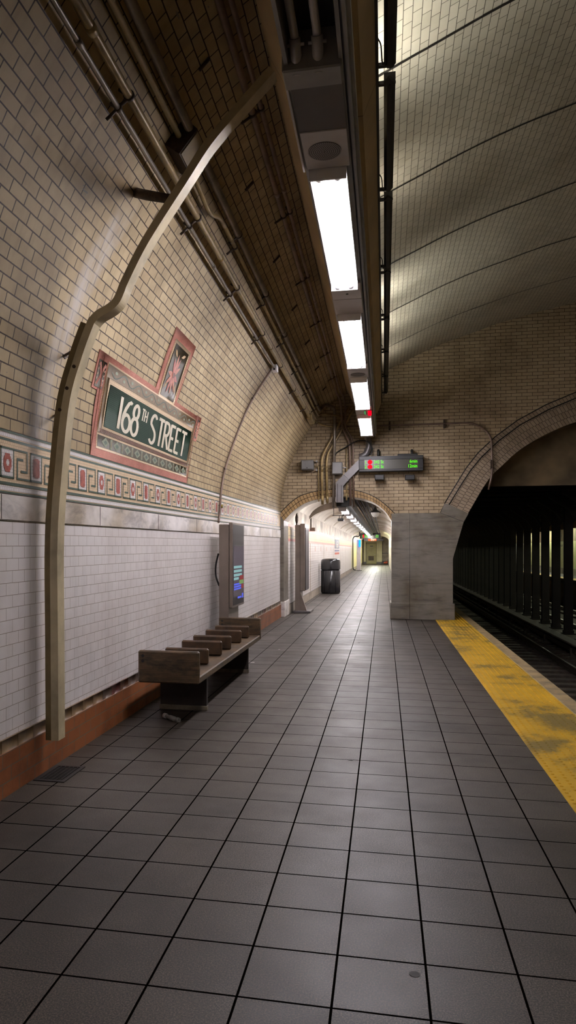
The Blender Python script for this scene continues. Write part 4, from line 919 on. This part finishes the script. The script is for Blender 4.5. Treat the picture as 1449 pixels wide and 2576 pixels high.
# trash can
t = thing('trash_can', 'black domed trash can standing by the corridor wall', 'trash can', (-1.80, 25.1, 0)); r = .33
mb = MB(); mb.lathe(-1.80, 25.1, [(0, .02), (r * .96, .02), (r * .98, .05), (r, .3), (r, .79), (r * .97, .80), (0, .80)], 36)
for k in range(10):
    a = 2 * PI * k / 10 + .3; x, y = -1.80 + r * math.cos(a), 25.1 + r * math.sin(a); mb.tube([(x, y, .05), (x, y, .78)], .009, 5)
mb.build('can_body', [M['bin']], t)
mb = MB(); mb.lathe(-1.80, 25.1, [(r * .94, .805), (r * 1.0, .815), (r * 1.01, .85), (r * 1.01, 1.08), (r * .97, 1.14), (r * .86, 1.18), (r * .6, 1.195), (r * .3, 1.20), (0, 1.20)], 36); mb.build('dome_lid', [M['bin']], t)
for a in (-2.9, -.2):
    mb = MB(); x, y = -1.80 + r * .99 * math.cos(a), 25.1 + r * .99 * math.sin(a); mb.box(x - .03, x + .03, y - .03, y + .03, .795, .825); mb.build('latch', [M['white_metal']], t)
mb = MB(); mb.lathe(-1.80, 25.1, [(0, 0), (r * .9, 0), (r * .92, .02), (0, .02)], 30); mb.build('base', [M['black']], t)
# screen cabinet seen edge-on past the arch
t = thing('screen_cabinet', 'taupe steel screen cabinet seen edge-on just past the corridor arch', 'screen', (-2.0, 17.25, 0))
mb = MB(); mb.bbox(-2.075, -1.955, 17.2, 17.8, .05, 2.09, .006); mb.build('cabinet_post', [M['kiosk']], t)
mb = MB(); mb.bbox(-1.953, -1.835, 17.19, 17.95, .52, 2.12, .008); o = mb.build('screen_case', [M['kiosk']], t)
mb = MB(); mb.box(-1.835, -1.82, 17.2, 17.94, .54, 2.02); mb.build('screen_glass', [M['scr_dark']], o)
mb = MB(); slab(mb, [(-2.075, .05), (-1.80, .05), (-1.955, .5), (-2.075, .5)], 17.22, 17.3); mb.build('gusset', [M['kiosk']], t)
mb = MB(); mb.bbox(-2.11, -1.70, 17.12, 17.85, 0, .05, .006); mb.build('base_plate', [M['grey_dark']], t)
t = thing('electrical_conduit', 'rusty conduit rising from the edge-on cabinet up the corridor wall', 'pipe', (-2.1, 17.4, 2.1)); mb = MB(); mb.tube([(-2.06, 17.4, 2.08), (-2.06, 17.4, 2.9)], .018, 8); mb.build('conduit', [M['rust']], t); mb = MB(); mb.tube([(-2.06, 17.4, 2.14), (-2.06, 17.4, 2.2), (-2.06, 17.4, 2.28), (-2.06, 17.4, 2.34)], [.022, .036, .036, .022], 10); mb.build('union_fitting', [M['rust']], t)
t = thing('electrical_conduit', 'dark conduit with a small camera on the corridor wall above the trash can', 'pipe', (-2.15, 22.2, 2.0)); mb = MB(); mb.tube([(-2.16, 21.9, 2.06), (-2.16, 21.9, 2.46)], .02, 8); mb.build('conduit', [M['rust']], t); mb = MB(); mb.bbox(-2.18, -2.02, 21.85, 21.99, 2.06, 2.17, .02); mb.build('camera_box', [M['pipe_brown']], t)
# hanging black box under the corridor ceiling
t = thing('hanging_speaker', 'small black box hanging on rods left of the corridor lights', 'speaker', (-1.5, 22, 2.38)); p0 = at(849.5, 1311, 1, 21); p1 = at(864.5, 1304, 1, 21)
mb = MB(); mb.bbox(p0[0], p1[0], 21, 21.12, p0[2], p1[2], .012); mb.build('case', [M['black']], t)
mb = MB(); zt = at(850, 1297, 1, 21)[2]; mb.tube([(p0[0] + .04, 21.05, p1[2]), (p0[0] + .04, 21.05, zt)], .008, 6); mb.tube([(at(835, 1297, 1, 21)[0], 21.05, zt), (-.95, 21.05, zt)], .009, 6); mb.tube([(at(839, 1297, 1, 21)[0], 21.05, zt), (at(839, 1297, 1, 21)[0], 21.05, 2.7)], .008, 6); mb.build('hanger', [M['dark_metal']], t)
mb = MB(); mb.tube(spline([(p1[0] - .05, 21.05, p1[2]), (p1[0] - .03, 21.05, p1[2] + .09), (p1[0] + .08, 21.05, zt + .02), (-.98, 21.05, zt + .03)], 5), .012, 6); mb.build('cable', [M['black']], t)
# lamp with conical cap and cables right of the corridor lights
t = thing('jar_lamp', 'unlit frosted glass lamp under a dark cone near the corridor arch crown', 'lamp', (0, 18.5, 2.3)); c = at(944, 1298, 1, 18.5)
mb = MB(); mb.lathe(c[0], 18.5, [(0, c[2] - .03), (.055, c[2] - .02), (.095, c[2] + .03), (.10, c[2] + .085)], 20); mb.build('glass_jar', [M['glass_jar']], t)
mb = MB(); mb.lathe(c[0], 18.5, [(.15, c[2] + .085), (.13, c[2] + .10), (.05, c[2] + .15), (.03, c[2] + .2), (.012, c[2] + .22), (.012, 2.93)], 20); mb.build('cone_cap', [M['dark_metal']], t)
t = thing('cable_bundle', 'bundle of black cables and pipes along the corridor ceiling right of the lights', 'cable', (-.5, 20, 2.6))
for i, (x, z, r_) in enumerate(((-.66, 2.69, .045), (-.55, 2.69, .04), (-.44, 2.68, .045), (-.32, 2.68, .03))):
    mb = MB(); mb.tube([(x, YE + .1, z), (x + .02, 24, z), (x, 50, z), (x, 75, z)], r_, 8); mb.build('cable', [M['steel_black']], t)
mb = MB(); mb.tube(spline([(-.35, 16.9, 2.62), (-.1, 16.9, 2.55), (.1, 16.9, 2.4), (.14, 16.9, 2.2)], 5), .015, 8); mb.build('drop_cable', [M['black']], t)
mb = MB(); mb.box(-.35, -.1, 17.2, 17.35, 2.6, 2.68); mb.build('junction', [M['dark_metal']], t)
mb = MB(); mb.tube([(-.22, 17.1, 2.6), (-.22, 17.1, 2.56)], .035, 10); mb.build('yellow_tag', [M['yellow']], t)
# mosaic station plate on the corridor wall
t = thing('station_plate', 'slate blue mosaic plate with white 168 on the corridor wall beyond the trash can', 'sign', (WX, 34.6, 1.2))
def wp(y0, y1, z0, z1, m, off, name): mb = MB(); mb.box(WX, WX + off, y0, y1, z0, z1); mb.build(name, [m], t)
wp(33.2, 36.3, 1.56, 1.97, M['blue_sign'], .012, 'name_field'); wp(33.2, 36.3, 1.42, 1.49, M['navy'], .012, 'blue_stripe'); wp(33.2, 36.3, 1.28, 1.37, M['orange'], .012, 'orange_stripe'); wp(33.2, 36.3, 2.0, 2.05, M['white_m'], .012, 'top_stripe')
text_mesh('168', .46, M['letter'], 'lettering', t, lambda a, b, c: (WX + .015 + c, 33.4 + a, 1.6 + b), sx=3.3)
# far end of the corridor
mb = MB(); mb.face([(WX - .1, CY1, 0), (RX + .3, CY1, 0), (RX + .3, CY1, 3.2), (WX - .1, CY1, 3.2)], 0)
mb.box(-2.08, -1.85, CY1 - .35, CY1, 0, 3.1, 1); mb.box(-.75, -.2, CY1 - .4, CY1, 0, 3.1, 1); mb.box(-2.08, -.2, CY1 - .38, CY1, 2.26, 3.1, 1); mb.box(-.2, RX, CY1 - .06, CY1, 0, .35, 2); mb.box(-.2, RX, CY1 - .1, CY1, 1.1, 1.17, 2); mb.box(-.76, -.19, CY1 - .41, CY1, 0, .25, 2); mb.box(-2.09, -1.84, CY1 - .36, CY1, 0, .25, 2)
struct('wall_far', mb, [M['rib'], M['pillar_paint'], M['grey_dark']])
t = thing('door_1', None, None, (-1.3, CY1 - .1, 0)); t['kind'] = 'structure'
mb = MB(); mb.bbox(-1.8, -.78, CY1 - .14, CY1 - .08, .02, 2.2, .01); mb.build('door_leaf', [M['door_paint']], t)
mb = MB(); mb.box(-1.6, -1.04, CY1 - .155, CY1 - .14, .38, .85); mb.build('vent_panel', [plain('brown_louvre', (84, 70, 52), .6)], t)
mb = MB(); mb.box(-1.42, -1.12, CY1 - .15, CY1 - .14, 1.83, 1.92); mb.build('door_plate', [M['grey_dark']], t)
mb = MB(); mb.tube([(-.9, CY1 - .14, 1.0), (-.9, CY1 - .2, 1.0), (-1.0, CY1 - .2, 1.0)], .018, 8); mb.build('door_handle', [M['grey_metal']], t)
t = arrivals('distant LED arrivals sign hanging across the corridor', -1.58, -.23, 2.24, 2.60, 49.0, (('1.', '242 St', '6min'), ('2.', '242 St', '12min')))
for x in (-1.3, -.45): mb = MB(); mb.tube([(x, 49.08, 2.58), (x, 49.08, 2.98)], .025, 8); mb.build('hanger', [M['black']], t)
t = thing('exit_sign', 'orange lit EXIT sign under the distant arrivals sign', 'exit sign', (-.9, 52, 2.1)); a = at(926, 1361, 1, 52); b = at(947, 1355.2, 1, 52)
mb = MB(); mb.bbox(a[0] - .3, b[0] + .5, 52, 52.1, a[2], b[2], .01); mb.build('sign_case', [M['dark_metal']], t); mb = MB(); mb.box(a[0], b[0], 51.99, 52, a[2] + .01, b[2] - .01); mb.build('sign_face', [M['exit']], t)
text_mesh('EXIT', .17, M['exit_text'], 'lettering', t, lambda u, v, w_: (a[0] + .18 + u, 51.985 - w_, a[2] + .03 + v), sx=1.0)
mb = MB(); mb.tube([(a[0], 52.05, b[2]), (a[0], 52.05, 2.95)], .012, 6); mb.tube([(b[0], 52.05, b[2]), (b[0], 52.05, 2.95)], .012, 6); mb.build('hanger', [M['black']], t)
t = thing('black_pipe', 'black pipe loop standing off the wall at the far corridor end', 'pipe', (-2.0, 50.9, 0)); mb = MB(); q0 = lambda px, py: tuple(at(px, py, 1, 50.9))
mb.tube(fillet([q0(895, 1434), q0(889.5, 1433), q0(888, 1428), q0(887.5, 1356), q0(891, 1349.5), q0(904, 1349), q0(904.5, 1338)], .08), .035, 8); mb.build('pipe_run', [M['black']], t)
t = thing('screen_cabinet', 'grey cabinet with a bright blue screen at the far corridor end', 'screen', (-1.75, 53, 0)); a = at(897.5, 1433.5, 1, 52.5); b = at(907, 1358, 1, 52.5); zb = 0
mb = MB(); mb.bbox(a[0], b[0], 52.5, 53.1, .03, b[2], .008); mb.build('cabinet_post', [M['grey_metal']], t); mb = MB(); mb.bbox(a[0] - .05, b[0] + .1, 52.4, 53.2, 0, .03, .004); mb.build('base_plate', [M['black']], t)
s0 = at(902.5, 1375.5, 1, 52.4); s1 = at(907.5, 1358, 1, 52.4); mb = MB(); mb.bbox(s0[0], s1[0], 52.4, 52.5, s0[2], s1[2], .01); mb.build('blue_screen', [M['blue_scr']], t)
t = thing('equipment_bag', 'orange bundle on a low black tray on the floor at the corridor end', 'bag', (.25, 75.5, 0)); mb = MB(); mb.bbox(-.05, .44, 75.3, 76, 0, .06, .01); mb.box(.36, .42, 75.3, 76, .06, .55); mb.build('tray', [M['black']], t)
for i, (x, z, s_) in enumerate(((.05, .16, .1), (.17, .2, .13), (.28, .18, .11), (.3, .3, .07))): mb = MB(); mb.lathe(x, 75.6, [(0, z - s_)] + [(s_ * math.sin(a), z - s_ * math.cos(a) * .9) for a in np.linspace(.4, 2.8, 6)] + [(0, z + s_ * .9)], 12); mb.build('bundle', [M['orange']], t)
g0 = fluor('end_light', 'greenish fluorescent light at the far corridor end', 'light', -.8, -.62, 1.2, 2.5, 'greenish end lights', M['tube_end']); g0.location = (0, 56, 0); dup(g0, (0, 63, 0)); dup(g0, (0, 70, 0))
for o in list(bpy.data.objects):
    if o.name.startswith('end_light'): o['label'] = 'greenish fluorescent light under the ceiling near the corridor end'

# ------------------------------------------------------------------ tunnel, tracks, columns
for (x, lb) in ((2.58, 'near running rail below the platform edge'), (4.02, 'bright worn running rail beyond the wooden sleepers'), (6.3, 'running rail of the far track behind the columns'), (7.74, 'farthest running rail in front of the far platform')):
    mb = MB(); pr = [(x - .07, -1.16), (x + .07, -1.16), (x + .07, -1.145), (x + .012, -1.12), (x + .012, -1.055), (x + .036, -1.04), (x + .036, -1.01), (x - .036, -1.01), (x - .036, -1.04), (x - .012, -1.055), (x - .012, -1.12), (x - .07, -1.145)]
    for p, q_ in zip(pr, pr[1:] + pr[:1]): mb.face([(p[0], Y0, p[1]), (q_[0], Y0, q_[1]), (q_[0], 92, q_[1]), (p[0], 92, p[1])])
    o = mb.build('track_rail', [M['rail']]); tag(o, lb, 'rail', 'track rails')
t = thing('third_rail', 'covered third rail running beside the column row', 'third rail', (4.55, 30, -1.1))
mb = MB(); mb.box(4.42, 4.70, Y0, 92, -.80, -.76); mb.box(4.66, 4.70, Y0, 92, -1.0, -.8); mb.build('cover_board', [M['rail_cover']], t)
mb = MB(); mb.box(4.5, 4.58, Y0, 92, -1.0, -.9); mb.build('contact_rail', [M['rail']], t)
for y in np.arange(1, 92, 3.0): mb = MB(); mb.box(4.48, 4.7, y, y + .1, -1.27, -.9); mb.build('insulator', [M['tie']], t)
tp = None
for k, y in enumerate(np.arange(8.0, 62, .56)):
    if tp is None:
        mb = MB(); mb.bbox(2.05, 4.72, 0, .24, -1.30, -1.16, .012); tp = o = mb.build('railroad_tie', [M['tie']]); o.location = (0, y, 0)
    else: o = tp.copy(); COL.objects.link(o); o.location = (0, y, 0)
    tag(o, 'dirty dark wooden sleeper lying under the near track rails', 'sleeper', 'sleepers of the near track')
# bulkhead and tunnel roof
mb = MB(); mb.box(.7, 17, 21.0, 21.3, 3.25, 7.0, 0); mb.box(.7, 17, 21.3, 95, 3.06, 3.3, 0); mb.box(.7, 17, YE + .75, 21, 5.2, 5.5, 0)
mb.box(.7, 17, 20.9, 21.0, 3.12, 3.27, 1)
for k in range(46): mb.box(1.7, 9.0, 21.2 + 1.524 * k - 1.5, 21.32 + 1.524 * k - 1.5, 2.88, 3.06, 1) if k else None
mb.box(9.0, 9.1, 21.3, 95, 2.55, 3.06, 0)  # fascia beam added to hide the far platform lamps from view
mb.face([(1, 95, -1.5), (17, 95, -1.5), (17, 95, 3.3), (1, 95, 3.3)], 0)
struct('ceiling', mb, [M['tunnel'], M['steel_black']])
t = thing('tunnel_pipes', 'dark pipes strung along the underside of the tunnel bulkhead', 'pipe', (4, 20.8, 3.0))
for z, y, r_ in ((3.02, 20.85, .045), (2.92, 20.95, .03), (3.10, 20.8, .03)): mb = MB(); mb.tube([(.9, y, z), (14, y, z)], r_, 8); mb.build('pipe_run', [M['steel_black']], t)
cp0 = None; XC = 5.2
for k in range(34):
    y = 19.3 + 1.524 * k
    if cp0 is None:
        t = thing('tunnel_column', 'x', 'column', (XC, 0, -.93), 'columns between the tracks'); cp0 = t
        mb = MB(); mb.box(-.11, .11, -.10, -.085, 0, 3.83); mb.box(-.11, .11, .085, .10, 0, 3.83); mb.box(-.008, .008, -.085, .085, 0, 3.83); o = mb.build('shaft', [M['steel_black']], t); o.location = (0, 0, 0)
        mb = MB(); mb.box(-.17, .17, -.15, .15, 0, .04); mb.box(-.13, .13, -.12, .12, .04, .12); o = mb.build('base_plate', [M['steel_black']], t); o.location = (0, 0, 0)
        for s_ in (-1, 1):
            mb = MB(); P = [(s_ * .1, 0, 3.15), (s_ * .35, 0, 3.5), (s_ * .85, 0, 3.84)]
            for p, q_ in zip(P, P[1:]): mb.face([(p[0], -.06, p[2]), (q_[0], -.06, q_[2]), (q_[0], -.06, q_[2] + .1), (p[0], -.06, p[2] + .12)]); mb.face([(p[0], .06, p[2]), (q_[0], .06, q_[2]), (q_[0], .06, q_[2] + .1), (p[0], .06, p[2] + .12)]); mb.face([(p[0], -.06, p[2]), (q_[0], -.06, q_[2]), (q_[0], .06, q_[2]), (p[0], .06, p[2])]); mb.face([(p[0], -.06, p[2] + .12), (q_[0], -.06, q_[2] + .1), (q_[0], .06, q_[2] + .1), (p[0], .06, p[2] + .12)])
            o = mb.build('knee_brace', [M['steel_black']], t); o.location = (0, 0, 0)
        o = t; o.location = (XC, y, -.93)
    else: o = dup(cp0, (XC, y, -.93))
    o['label'] = 'black steel column between the tracks at the right edge of view' if k == 0 else (f'{ORD[k]} black steel column between the tracks counting from the right edge' if k < 20 else 'far black steel column in the dense dark end of the row')
# opposite platform
mb = MB(); mb.box(9.1, 13.5, 17, 95, -.25, 0, 0); mb.box(9.4, 13.5, 17, 95, -1.5, -.25, 1); struct('floor', mb, [M['floor'], M['tunnel']])
mb = MB(); mb.box(9.1, 9.7, 17, 95, 0, .012); o = mb.build('tactile_strip', [M['yellow']]); tag(o, 'distant yellow strip on the far platform seen between the columns', 'tactile strip')
mb = MB()
def ow(y0, y1, m):
    mb.box(11.0, 11.2, y0, y1, .36, 2.02, m); mb.box(11.0, 11.2, y0, y1, 2.02, 3.06, 2); mb.box(10.98, 11.2, y0, y1, 0, .36, 3)
ow(17, 46.9, 0); ow(48.3, 52.4, 0); ow(55.6, 60, 0); ow(60, 95, 1)  # last stretch takes a whiter tile in place of brighter light there
mb.box(12.9, 13.1, 40, 62, 0, 3.06, 1); mb.box(11.2, 13, 46.9, 46.95, 0, 3.06, 1); mb.box(11.2, 13, 48.3, 48.35, 0, 3.06, 1); mb.box(11.2, 13, 52.35, 52.4, 0, 3.06, 1); mb.box(11.2, 13, 55.6, 55.65, 0, 3.06, 1)
struct('wall_right', mb, [M['tile_opp'], M['tile_far'], M['tunnel'], M['rib']])
for yb, zt, lb in ((57.0, 1.7, 'dark 168 lettering on the far platform wall, left of the bright gap'), (49.6, 1.7, 'dark 168 lettering on the far platform wall, right of the bright gap')):
    o = text_mesh('168', .2, M['black'], 'wall_number', None, lambda a, b, c: (10.99 - c, yb - a, zt + b), sx=3.2); tag(o, lb, 'number sign')
h0 = fluor('platform_light', 'fluorescent light over the far platform behind the added fascia', 'light', -.1, .1, 1.4, 2.85, 'far platform lights', M['tube_green']); h0.location = (10.2, 22, 0)
for y in np.arange(28, 94, 6.0): dup(h0, (10.2, y, 0))
for y, lb in ((47.2, 'white light inside the narrow bright alcove of the far platform'), (53.6, 'white light inside the wide bright alcove of the far platform')): dup(c0, (13.0, y, .4), lb)

# ------------------------------------------------------------------ camera, world, render look
cam = bpy.data.cameras.new('camera'); co = bpy.data.objects.new('camera', cam); COL.objects.link(co)
co.location = (0, 0, CAMZ); co.rotation_euler = (PI / 2, 0, TH); cam.sensor_width = 36; cam.lens = 36 * FPX / 2576
cam.shift_x = (724.5 - CX) / 2576; cam.shift_y = (HY - 1288) / 2576; cam.clip_start = .05; cam.clip_end = 300; S.camera = co
w = bpy.data.worlds.new('world'); S.world = w; w.use_nodes = True; w.node_tree.nodes['Background'].inputs[0].default_value = (0, 0, 0, 1); w.node_tree.nodes['Background'].inputs[1].default_value = 0
vs = S.view_settings; vs.view_transform = 'Standard'; vs.look = 'None'; vs.gamma = 1; vs.exposure = 0.98; vs.use_curve_mapping = False
S.cycles.use_denoising = True; S.cycles.use_light_tree = True; S.cycles.max_bounces = 8; S.cycles.diffuse_bounces = 5; S.cycles.sample_clamp_indirect = 6
